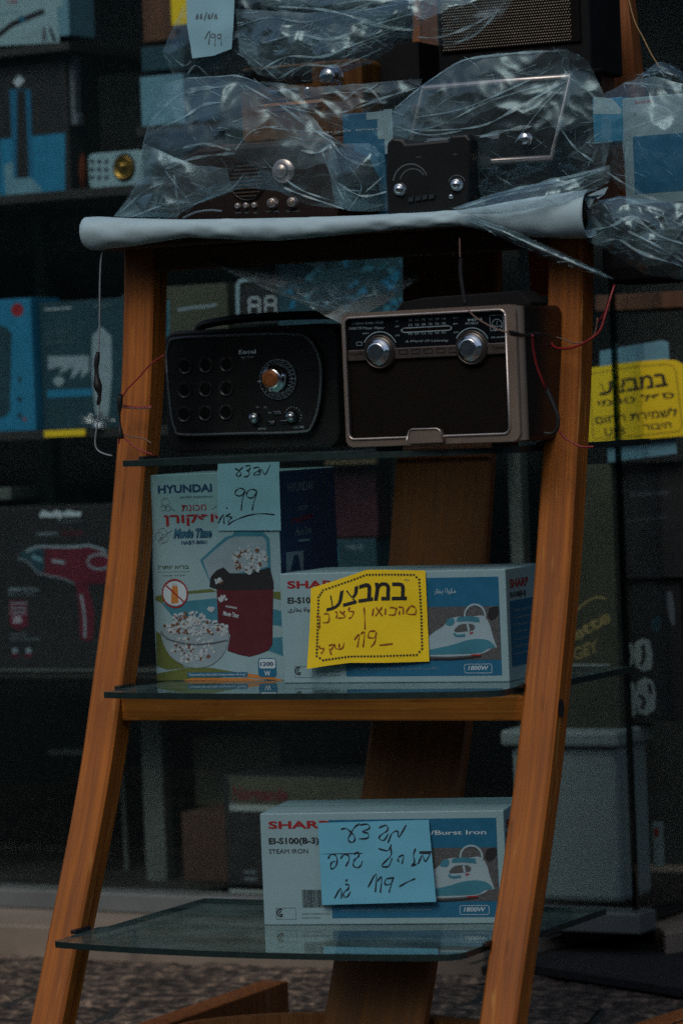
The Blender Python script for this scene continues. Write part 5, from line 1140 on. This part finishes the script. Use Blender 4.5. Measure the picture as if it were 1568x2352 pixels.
x, z = g_(1240, 705); knob(t, (x, z), .0036, .005, 'chrome', 'small_knob')
a_, b_ = g_(945, 722), g_(1175, 705); MB().tube([(a_[0], -.004, a_[1]), (b_[0], -.004, b_[1])], .0024, 'chrome_brushed', 8).build('dial_bar', t)
a_, b_ = g_(700, 560), g_(1270, 640)
MB().box(a_[0], -.002, b_[1], b_[0], .0, a_[1], 'black_matte').build('dial_window', t)
for k in range(3): a_, b_ = g_(900, 800+40*k), g_(1350, 795+40*k); MB().box(a_[0], -.002, a_[1], b_[0], 0, a_[1]+.004, 'ink_orange' if k == 1 else 'wood_dark').build('grille_bar', t)
# black box next to it with red/brown
t, I, w_, h_ = shop_box('black_case', 'dark case between the bags at the top centre', 'case', .0, (790, 235), (960, 95), .1, 'black_matte', F=Frame(FR.w(0, .56, 0)[:2], FR.yaw))
# small iron carton behind centre
FI = Frame(FR.w(0, .46, 0)[:2], R(20)); p = FI.pt(785, 480, 0)
t, I, w_, h_ = shop_box('iron_carton', 'blue and white iron carton glimpsed between the bags on the top shelf', 'box', .0, (795, 500), (880, 255), .1, 'ink_blue', F=FI, z0=ZT)
I.rect((868, 320), (880, 255), 'box_card', 1); I.text('Burst Iron', (742, 306), T2c(412, 1003), 'ink_light', 2, .01); I.rect(T2c(325, 940), T2c(430, 875), 'box_card', 2); I.build('printed_front', t)
MB().box(w_, 0, h_*.62, w_+.012, .1, h_+.002, 'box_card').build('white_edge', t)
t, I, w_, h_ = shop_box('red_carton', 'dark red carton between the bagged radios, next to the iron carton', 'carton', .0, (757, 500), (800, 330), .08, 'box_maroon', F=Frame(FR.w(0, .44, 0)[:2], R(20)), z0=ZT)
# mesh radio at top
FM = Frame(FR.w(0, .50, 0)[:2], R(24)); p = FM.pt(1005, 190, 0)
t = thing('mesh_radio', 'brown radio with a woven mesh speaker cut by the top picture edge', 'radio', FM, p[0], 0, p[2])
q_ = FM.pt(1345, -90, 0); w1, h1 = q_[0]-p[0], q_[2]-p[2]
MB().box(0, .004, 0, w1, .13, h1, 'black_matte').build('body', t, bevel=.004)
gz0 = FM.pt(1200, 105, 0)[2]-p[2]
MB().box(.006, .0, gz0, w1-.012, .004, h1-.006, 'grille_dark').build('speaker_back', t)
b = MB(); a_ = .0036
nx_, nz_ = int((w1-.03)/a_), int((h1-gz0-.01)/a_)
for i in range(nx_):
    for j in range(nz_):
        x = .010+i*a_+(j % 2)*a_/2; z = gz0+.003+j*a_; r_ = .0012
        b.add([(x-r_, -.0002, z), (x, -.0008, z-r_), (x+r_, -.0002, z), (x, -.0008, z+r_)], [(0, 1, 2, 3)], 'mesh_knot')
mat('mesh_knot', (.22, .19, .15), .4, metal=.5, var=.3); o = b.build('speaker_mesh', t); o['kind'] = 'stuff'
sb = thing('goods_stand', 'dark wooden block under the mesh radio at the top', 'stand', FM, p[0], .0, ZT)
MB().box(.02, .03, 0, w1-.01, .12, p[2]-ZT-.0005, 'wood_dark').build('stand_block', sb)
# bagged iron box at right
FX = Frame(FR.w(0, .42, 0)[:2], R(30)); p = FX.pt(1425, 470, 0)
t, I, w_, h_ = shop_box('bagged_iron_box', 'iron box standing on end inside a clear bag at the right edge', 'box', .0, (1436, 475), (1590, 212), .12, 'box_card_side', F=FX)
I.text('SHARP', T3c(1180, 835), T3c(1330, 800), 'ink_red', 2, .02); I.rect(T3c(1180, 1560), T3c(1620, 1060), 'ink_blue', 1); I.text('EI', T3c(1172, 930), T3c(1188, 900), 'ink_grey', 2); I.build('printed_front', t)
t, I, w_, h_ = shop_box('blue_carton', 'bright blue and white carton left of the bagged iron box', 'carton', .03, (1362, 330), (1428, 222), .05, 'box_blue', F=FX)
I.poly([(1362, 262), (1362, 222), (1405, 226), (1426, 250), (1426, 262)], 'box_card', 1); I.build('printed_front', t)
sh = thing('side_shelf', 'dark side shelf beside the ladder that carries the bagged boxes', 'shelf', FX, *[FX.pt(1352, 476, 0)[0]], 0, FX.pt(1436, 476, 0)[2])
MB().box(0, -.03, -.03, .24, .2, -.001, 'black_matte').build('shelf_board', sh, bevel=.003)

# ---------------------------------------------------------------- plastic films
def film(name, label, mname, sides, tb, bulge, seed, nu=70, nv=70, amp=.0055, freq=13., group=None, folds_px=(), nstreak=70, ang=-.4):
    """crumpled clear film as a four-sided patch; sides as polylines of pixels: top L->R, right T->B, bottom L->R, left T->B"""
    top, right, bottom, left = sides
    def at_(pl, u):
        L = [0]
        for a_, b_ in zip(pl, pl[1:]): L.append(L[-1]+math.hypot(b_[0]-a_[0], b_[1]-a_[1]))
        d_ = u*L[-1]
        for i in range(len(pl)-1):
            if d_ <= L[i+1]+1e-9:
                k = (d_-L[i])/max(1e-9, L[i+1]-L[i]); return (pl[i][0]+(pl[i+1][0]-pl[i][0])*k, pl[i][1]+(pl[i+1][1]-pl[i][1])*k)
        return pl[-1]
    tt = tb if isinstance(tb, (tuple, list)) else (tb, tb, tb, tb)
    rg = random.Random(seed)
    folds = [(rg.uniform(0, pi), rg.uniform(.5, 1.9)*freq, rg.uniform(0, 6), rg.uniform(.3, 1)) for _ in range(7)]
    p0 = FR.pt(*left[-1], tt[3]); o = thing(name, label, 'plastic bag', FR, p0[0], tt[3], p0[2], group); rows = []; pxs = []
    for j in range(nv+1):
        v = j/nv; row = []
        for i in range(nu+1):
            u = i/nu
            a_, b_, c_, d_ = at_(top, u), at_(bottom, u), at_(left, v), at_(right, v)
            TL, TR, BL, BR = top[0], top[-1], bottom[0], bottom[-1]
            x, y = [(1-v)*a_[q]+v*b_[q]+(1-u)*c_[q]+u*d_[q]-((1-u)*(1-v)*TL[q]+u*(1-v)*TR[q]+(1-u)*v*BL[q]+u*v*BR[q]) for q in (0, 1)]
            t_ = (1-u)*(1-v)*tt[0]+u*(1-v)*tt[1]+u*v*tt[2]+(1-u)*v*tt[3]
            env = min(1, 6*min(u, 1-u)+.25)*min(1, 6*min(v, 1-v)+.25)
            P = Vector((x/1700, y/1700, seed*3.7)); wp = noise.noise(P*9)*.9
            cr_ = 0
            for an, fq, ph, am in folds:
                w_ = (P.x*cos(an)+P.y*sin(an))*fq*3+ph+wp*2.4; tri = abs((w_/pi) % 2-1)*2-1; cr_ += am*tri
            cr_ += 1.5*(abs(noise.noise(P*16))*2-.5)+.7*(abs(noise.noise(P*40))*2-.5)
            y_loc = t_-bulge*sin(pi*u)*sin(pi*v)+amp*env*cr_*.5
            pxs.append((x, y, y_loc))
            p_ = FR.pt(x+2.2*noise.noise(P*60)*(1-env), y+2.2*noise.noise(P*60+Vector((5, 5, 5)))*(1-env), y_loc); row.append((p_[0]-p0[0], p_[1]-tt[3], p_[2]-p0[2]))
        rows.append(row)
    b = MB(); n = nu+1; vs = [v_ for r_ in rows for v_ in r_]; fs = []
    for i in range(nv):
        for k in range(nu):
            a_ = i*n+k
            fs += [(a_, a_+1, a_+n+1), (a_, a_+n+1, a_+n)] if (i*7+k*3) % 2 else [(a_, a_+1, a_+n), (a_+1, a_+n+1, a_+n)]
    b.add(vs, fs, mname, True); fo_ = b.build('film', o)
    PX = np.array(pxs)
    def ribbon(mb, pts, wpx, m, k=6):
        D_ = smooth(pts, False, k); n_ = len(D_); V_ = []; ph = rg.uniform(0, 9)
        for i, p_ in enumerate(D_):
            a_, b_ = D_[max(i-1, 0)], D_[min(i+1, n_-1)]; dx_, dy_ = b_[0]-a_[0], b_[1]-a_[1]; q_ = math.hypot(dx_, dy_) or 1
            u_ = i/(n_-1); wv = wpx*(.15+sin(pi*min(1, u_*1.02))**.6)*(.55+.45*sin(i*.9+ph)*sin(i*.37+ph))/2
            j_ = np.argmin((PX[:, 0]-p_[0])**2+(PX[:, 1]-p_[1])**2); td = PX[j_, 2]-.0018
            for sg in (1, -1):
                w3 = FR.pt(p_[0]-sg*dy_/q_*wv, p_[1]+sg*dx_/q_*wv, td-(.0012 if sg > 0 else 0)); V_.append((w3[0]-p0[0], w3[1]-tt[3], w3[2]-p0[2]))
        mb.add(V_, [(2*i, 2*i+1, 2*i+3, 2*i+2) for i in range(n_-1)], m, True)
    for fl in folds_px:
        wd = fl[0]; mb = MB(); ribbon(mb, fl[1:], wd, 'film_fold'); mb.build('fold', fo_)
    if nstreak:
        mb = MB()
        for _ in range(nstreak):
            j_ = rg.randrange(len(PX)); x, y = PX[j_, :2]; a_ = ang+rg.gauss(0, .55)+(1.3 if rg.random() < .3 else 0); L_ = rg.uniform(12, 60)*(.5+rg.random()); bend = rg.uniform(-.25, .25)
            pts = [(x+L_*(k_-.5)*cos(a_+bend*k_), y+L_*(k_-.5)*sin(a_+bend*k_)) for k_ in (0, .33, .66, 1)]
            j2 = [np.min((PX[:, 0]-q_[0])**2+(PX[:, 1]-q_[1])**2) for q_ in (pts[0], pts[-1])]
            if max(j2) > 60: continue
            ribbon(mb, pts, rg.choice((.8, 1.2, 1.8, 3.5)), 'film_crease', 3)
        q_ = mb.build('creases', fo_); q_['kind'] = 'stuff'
    return o
def ridge(parent, pts, tt, wd, m):
    b = MB(); P = []
    org = np.array([FR.loc(np.array(parent.location))[0], FR.loc(np.array(parent.location))[1], parent.location[2]])
    for i, (x, y) in enumerate(smooth(pts, False, 5)):
        q_ = FR.pt(x, y, tt)-org; P.append(tuple(q_))
    b.tube(P, [wd*(.3+.7*sin(pi*i/(len(P)-1))) for i in range(len(P))], m, 6); b.build('fold', parent)
film('plastic_bag', 'loose clear film bridging the two bagged radios behind the iron carton', 'film_c', ([(600, 185), (720, 200), (850, 190), (970, 180)], [(970, 180), (960, 230), (950, 290), (930, 330)], [(640, 330), (740, 360), (850, 350), (930, 330)], [(600, 185), (610, 230), (620, 290), (640, 330)]), .40, .01, 33, folds_px=[(6, (640, 240), (760, 262), (880, 225), (960, 200)), (5, (760, 210), (830, 212), (870, 190)), (8, (790, 230), (840, 200), (880, 240))], nstreak=90, ang=.2)
fo = film('plastic_bag', 'clear crumpled bag draped over the slatted radio at left', 'film_a', ([(372, 195), (430, 178), (545, 172), (600, 190), (640, 215)], [(640, 215), (720, 270), (762, 325), (785, 400), (815, 484)], [(262, 498), (340, 500), (450, 470), (560, 430), (640, 440), (700, 470), (815, 484)], [(372, 195), (350, 260), (328, 330), (315, 420), (262, 498)]), .285, .035, 2, folds_px=[(3, (372, 195), (350, 260), (330, 330), (318, 420), (262, 498)), (5, (430, 180), (500, 176), (545, 174), (600, 192)), (9, (560, 195), (640, 240), (700, 282), (740, 312), (765, 330)), (4, (640, 240), (690, 280), (720, 296)), (14, (350, 275), (400, 225), (450, 205), (500, 200), (540, 195)), (8, (355, 300), (420, 270), (470, 240), (520, 235)), (5, (600, 290), (680, 300), (740, 305), (785, 330)), (6, (540, 345), (580, 300), (640, 290)), (8, (380, 392), (410, 432), (440, 470)), (12, (380, 388), (450, 362), (540, 352)), (4, (415, 478), (520, 440), (560, 400)), (5, (600, 360), (640, 400), (700, 440), (780, 465)), (8, (650, 430), (700, 450), (790, 480)), (7, (740, 350), (760, 400), (790, 460)), (10, (420, 340), (470, 330), (530, 345)), (10, (690, 345), (730, 350), (760, 330))], nstreak=160, ang=.5)
film('plastic_bag', 'crumpled fold of clear bag hanging at the left end of the roll', 'film_b', ([(330, 330), (400, 360), (450, 380), (520, 385)], [(520, 385), (530, 420), (535, 440), (470, 455)], [(262, 498), (330, 499), (400, 500), (470, 455)], [(330, 330), (322, 390), (300, 450), (262, 498)]), .275, .01, 12, nu=40, nv=40, folds_px=[(6, (275, 490), (330, 440), (375, 420)), (5, (300, 499), (370, 472), (410, 462)), (3, (330, 330), (322, 390), (300, 450), (264, 498)), (7, (400, 400), (405, 440), (412, 490))], ang=-.7)
film('plastic_bag', 'clear bag with a white tag at the top left', 'film_c', ([(440, -30), (540, -30), (620, -30), (700, -30)], [(700, -30), (640, 80), (600, 150), (560, 185)], [(400, 185), (450, 182), (520, 180), (560, 185)], [(440, -30), (385, 90), (373, 120), (400, 185)]), .46, .02, 5, folds_px=[(3, (440, 0), (390, 85), (375, 125)), (3, (375, 125), (395, 150), (400, 185)), (6, (430, 172), (450, 150), (480, 175)), (4, (385, 120), (420, 150), (440, 140))], nstreak=90, ang=1.1)
film('plastic_bag', 'dark glittering crumpled bag over black goods at the top centre', 'film_b', ([(540, 20), (700, 30), (850, 20), (1010, -30)], [(1010, -30), (990, 30), (960, 60), (930, 90)], [(590, 170), (680, 195), (760, 180), (860, 140), (930, 90)], [(540, 20), (545, 70), (550, 120), (590, 170)]), .44, .03, 7, amp=.008, freq=22, folds_px=[(5, (545, 60), (620, 40), (700, 50), (800, 30), (940, 5)), (8, (600, 100), (680, 80), (760, 90), (850, 60), (950, 30)), (7, (600, 160), (660, 130), (740, 130), (820, 100), (930, 60)), (9, (640, 180), (700, 150), (780, 150), (880, 110)), (5, (560, 120), (600, 150), (640, 185))], nstreak=330, ang=-.35)
film('plastic_bag', 'grey sheet of film sweeping over the top radios', 'film_b', ([(560, -30), (800, -30), (1000, -30), (1200, -30)], [(1200, -30), (1150, 40), (1080, 90), (1040, 110)], [(640, 25), (760, 40), (880, 85), (960, 90), (1040, 110)], [(560, -30), (590, 0), (610, 15), (640, 25)]), .42, .02, 21, amp=.007, folds_px=[(12, (640, 15), (760, 25), (880, 60), (960, 70)), (8, (960, 85), (1010, 85), (1080, 60), (1150, 20)), (9, (1040, 100), (1090, 80), (1140, 30))], nstreak=120, ang=-.3)
film('plastic_bag', 'clear bag stretched over the pale framed radio', 'film_d', ([(905, 250), (960, 200), (1060, 135), (1200, 118), (1300, 112), (1350, 140)], [(1350, 140), (1385, 215), (1405, 300), (1385, 400)], [(885, 480), (960, 480), (1060, 470), (1200, 440), (1300, 415), (1385, 400)], [(905, 250), (890, 300), (885, 380), (885, 480)]), .325, .02, 4, nu=90, nv=70, folds_px=[(4, (905, 250), (960, 205), (1060, 140), (1160, 124), (1300, 116)), (12, (1080, 135), (1160, 124), (1240, 118)), (5, (900, 300), (1000, 290), (1130, 230), (1300, 180)), (9, (960, 300), (1100, 290), (1200, 240), (1300, 185)), (5, (950, 270), (1060, 250), (1180, 200), (1280, 150)), (4, (1065, 130), (1100, 160), (1090, 200)), (5, (1300, 114), (1290, 150), (1310, 180)), (10, (1310, 180), (1350, 210), (1380, 240)), (5, (1310, 185), (1300, 250), (1270, 330)), (16, (1100, 315), (1160, 300), (1220, 290)), (6, (910, 290), (980, 310), (1060, 300)), (12, (1100, 455), (1200, 430), (1290, 410), (1370, 390)), (8, (1290, 300), (1320, 340), (1360, 370)), (5, (1180, 330), (1240, 250), (1290, 200))], nstreak=220, ang=-.45)
film('plastic_bag', 'bright twisted film between the two bagged radios', 'film_b', ([(740, 300), (790, 330), (850, 330), (880, 360)], [(880, 360), (885, 400), (890, 440), (895, 484)], [(770, 470), (800, 484), (850, 486), (895, 484)], [(740, 300), (750, 350), (760, 420), (770, 470)]), .30, .015, 14, nu=40, nv=40, folds_px=[(8, (750, 305), (790, 360), (850, 380), (885, 368)), (9, (775, 420), (830, 450), (888, 440)), (6, (840, 440), (885, 400)), (6, (800, 482), (830, 430), (800, 380))], ang=.5)
film('plastic_bag', 'bunched film lying along the paper roll at right', 'film_b', ([(1040, 478), (1150, 440), (1280, 410), (1400, 380)], [(1400, 380), (1400, 400), (1395, 420), (1380, 430)], [(1060, 492), (1160, 490), (1280, 470), (1380, 430)], [(1040, 478), (1045, 482), (1052, 488), (1060, 492)]), .245, .012, 17, nu=60, nv=24, folds_px=[(9, (1050, 480), (1150, 450), (1280, 425), (1370, 395)), (6, (1100, 478), (1200, 460), (1300, 445), (1380, 410))], nstreak=90, ang=-.25)
film('plastic_bag', 'film tail falling from the roll towards the red wire', 'film_b', ([(1080, 490), (1180, 530), (1290, 580), (1412, 640)], [(1412, 640), (1408, 641), (1404, 642), (1400, 640)], [(1060, 500), (1160, 550), (1290, 610), (1400, 640)], [(1080, 490), (1072, 494), (1066, 497), (1060, 500)]), .25, .008, 18, nu=60, nv=14, folds_px=[(6, (1066, 498), (1160, 535), (1290, 592), (1408, 640))], nstreak=40, ang=.45)
film('plastic_bag', 'clear bag tied at the top over the iron box at right', 'film_a', ([(1385, 215), (1440, 188), (1500, 175), (1600, 200)], [(1600, 200), (1610, 300), (1610, 400), (1600, 470)], [(1390, 400), (1430, 440), (1500, 450), (1600, 470)], [(1385, 215), (1380, 280), (1380, 340), (1390, 400)]), .36, .03, 9, folds_px=[(4, (1430, 192), (1440, 230), (1430, 330), (1440, 400)), (5, (1440, 190), (1500, 195), (1568, 210)), (5, (1430, 300), (1500, 275), (1568, 250)), (10, (1392, 395), (1430, 420), (1480, 450), (1520, 462)), (10, (1440, 330), (1438, 380), (1450, 420)), (12, (1500, 240), (1530, 250), (1568, 280))], nstreak=120, ang=.6)
film('plastic_bag', 'gathered neck of the tied bag under the string', 'film_c', ([(1490, 158), (1508, 142), (1520, 142), (1560, 160)], [(1560, 160), (1580, 180), (1590, 195), (1600, 210)], [(1425, 190), (1480, 200), (1540, 205), (1600, 210)], [(1490, 158), (1470, 170), (1450, 180), (1425, 190)]), .37, .01, 19, nu=40, nv=24)
film('plastic_bag', 'crumpled black goods bag with bright folds at the right edge', 'film_b', ([(1340, 470), (1420, 450), (1500, 460), (1620, 470)], [(1620, 470), (1620, 540), (1620, 600), (1620, 650)], [(1330, 545), (1400, 580), (1480, 630), (1620, 650)], [(1340, 470), (1350, 500), (1345, 520), (1330, 545)]), .27, .03, 23, amp=.011, freq=18, folds_px=[(8, (1350, 475), (1420, 456), (1480, 472), (1568, 500)), (12, (1345, 530), (1400, 520), (1450, 500), (1510, 540), (1568, 560)), (9, (1380, 556), (1420, 550), (1470, 580), (1568, 612)), (10, (1440, 530), (1500, 560), (1568, 600)), (7, (1480, 480), (1530, 500), (1568, 520))], nstreak=150, ang=.35)
film('plastic_bag', 'sheet of clear film hanging below the top shelf behind the radios', 'film_e', ([(440, 590), (600, 585), (800, 578), (965, 572)], [(965, 572), (960, 640), (880, 700), (785, 745)], [(465, 592), (560, 640), (680, 690), (785, 745)], [(440, 590), (448, 590), (456, 591), (465, 592)]), (.385, .40, .36, .34), .01, 25, folds_px=[(9, (470, 594), (560, 640), (680, 686), (782, 714)), (12, (560, 600), (640, 620), (740, 660), (780, 700)), (6, (700, 590), (760, 640), (785, 690))], nstreak=80, ang=.35)
# black goods inside the right bag
t, I, w_, h_ = shop_box('black_bundle', 'black bundle inside the crumpled bag at the right edge', 'bundle', .0, (1372, 655), (1640, 455), .1, 'black_matte', F=Frame(FR.w(0, .31, 0)[:2], R(25)), bev=.02)
# white tag in the left bag
o, I, _ = warped(Frame(FR.w(0, .44, 0)[:2], R(20)), 0, ([(428, -30), (480, -25), (540, -30)], [(540, -30), (536, 60), (532, 112)], [(442, 134), (490, 128), (532, 112)], [(428, -30), (430, 60), (436, 95), (442, 134)]), 'note_white', .006, seed=4, name='price_tag', cat='tag', label='white curved price tag with grey handwriting inside the top left bag')
pen(I, [[(430, 305), (470, 240), (460, 350)], [(510, 270), (485, 265), (480, 290), (505, 290), (512, 268), (510, 360)], [(550, 265), (530, 275), (535, 300), (555, 290), (552, 265), (560, 355)], [(360, 150), (375, 105), (375, 150)], [(392, 148), (405, 102), (405, 150)], [(425, 160), (445, 95)], [(455, 150), (465, 105), (470, 150)], [(480, 148), (495, 100)], [(505, 150), (520, 105), (525, 150)]], T1, 2.4, 'ink_grey')
I.build('handwriting', o)
# string
t = thing('string', 'thin string running down to the neck of the tied bag', 'string', FR, *FR.pt(1442, 20, .5)[[0]], .5, FR.pt(1442, 20, .5)[2])
o0 = FR.pt(1442, 20, .5); P = [tuple(FR.pt(x, y, .5-.12*k/4)-o0) for k, (x, y) in enumerate(((1436, -30), (1455, 45), (1475, 85), (1495, 125), (1512, 152)))]
MB().tube(smooth(P, False, 3), .0009, 'string', 6).build('cord', t)

# ================================================================== CABLES
def cable(name, label, pts, tfun, r, m, sm=5, cat='cable'):
    p0 = FR.pt(*pts[0], tfun(0)); o = thing(name, label, cat, FR, p0[0], tfun(0), p0[2]); D_ = smooth(pts, False, sm); n = len(D_)
    P = []
    for i, (x, y) in enumerate(D_):
        q_ = FR.pt(x, y, tfun(i/(n-1))); P.append((q_[0]-p0[0], q_[1]-tfun(0), q_[2]-p0[2]))
    MB().tube(P, r if not callable(r) else [r(i/(n-1)) for i in range(n)], m, 8).build('wire', o); return o, P
c0, P = cable('power_cable', 'thin grey cable hanging down left of the left leg', [(245, 568), (234, 585), (230, 640), (229, 740), (226, 830), (224, 880), (229, 930), (223, 980), (219, 1010), (222, 1030), (236, 1041), (258, 1047)], lambda u: .27, .0011, 'wire_grey')
cable('cable_sleeve', 'black tape sleeve around the hanging grey cable', [(226, 808), (222, 840), (224, 880), (229, 905), (226, 930)], lambda u: .27, lambda u: .0022+.0035*sin(pi*u)*(.6+.4*sin(u*14)), 'rubber_black')
cable('red_wire', 'red wire running up from the left leg to the black radio', [(280, 915), (292, 895), (318, 868), (345, 838), (378, 815)], lambda u: .285, .0011, 'wire_red')
cable('red_wire', 'red wire wound round the left leg beside the black radio', [(279, 930), (310, 935), (350, 934)], lambda u: .282, .0013, 'wire_red')
cable('brown_wire', 'brown wire below the red winding on the left leg', [(281, 936), (315, 938), (348, 937)], lambda u: .281, .001, 'wire_brown')
cable('red_wire', 'red wire at the foot of the black radio on the left leg', [(272, 1020), (278, 998), (285, 1005), (315, 1030), (352, 1044)], lambda u: .275, .0011, 'wire_red')
cable('grey_wire', 'grey brown wire near the shelf end on the left leg', [(278, 996), (300, 1003), (330, 1008), (348, 1018)], lambda u: .275, .001, 'wire_brown')
cable('black_tape', 'black taped bundle on the edge of the left leg', [(277, 905), (275, 940), (276, 980), (277, 1008)], lambda u: .270, lambda u: .0026+.0014*sin(u*9), 'rubber_black')
cable('grey_wire', 'grey wire dropping from the top shelf across the bronze radio', [(1055, 545), (1056, 590), (1060, 640), (1066, 690), (1080, 718), (1105, 738), (1140, 756), (1168, 764)], lambda u: .14, .0010, 'wire_brown')
cable('cable_sleeve', 'black speckled sleeve on the wire above the bronze radio', [(1058, 590), (1057, 625), (1062, 665), (1068, 700)], lambda u: .138, .0024, 'rubber_black')
cable('black_cable', 'black taped cable crossing from the bronze radio to the right leg', [(1168, 764), (1200, 770), (1230, 768), (1262, 772)], lambda u: .14+.12*u, lambda u: .0026+.0008*sin(u*12), 'rubber_black')
cable('red_wire', 'red wire looping over the right leg up to the film tail', [(1262, 778), (1270, 795), (1290, 801), (1318, 797), (1350, 782), (1376, 760), (1390, 720), (1402, 680), (1410, 655)], lambda u: .30-.02*sin(pi*u), .0015, 'wire_red')
cable('brown_wire', 'brown wire arching over the right leg beside the red loop', [(1262, 772), (1290, 778), (1320, 788), (1352, 782), (1366, 762), (1371, 730)], lambda u: .31, .0010, 'wire_brown')
cable('red_wire', 'second red strand rising right of the right leg', [(1370, 742), (1388, 715), (1400, 680), (1412, 652)], lambda u: .36, .0012, 'wire_red')
cable('red_wire', 'red wire running down beside the bronze radio', [(1222, 770), (1224, 800), (1232, 840), (1246, 878), (1254, 895)], lambda u: .15+.04*u, .0014, 'wire_red')
cable('black_cable', 'black cable curving down the inner edge of the right leg', [(1252, 890), (1268, 925), (1280, 960), (1278, 985), (1266, 996), (1248, 994)], lambda u: .20, lambda u: .0034-.0016*u, 'rubber_black')
cable('red_wire', 'red wire ending on the right leg below the black cable', [(1281, 985), (1292, 1002), (1312, 1016), (1335, 1026), (1362, 1026)], lambda u: .27, .0014, 'wire_red')
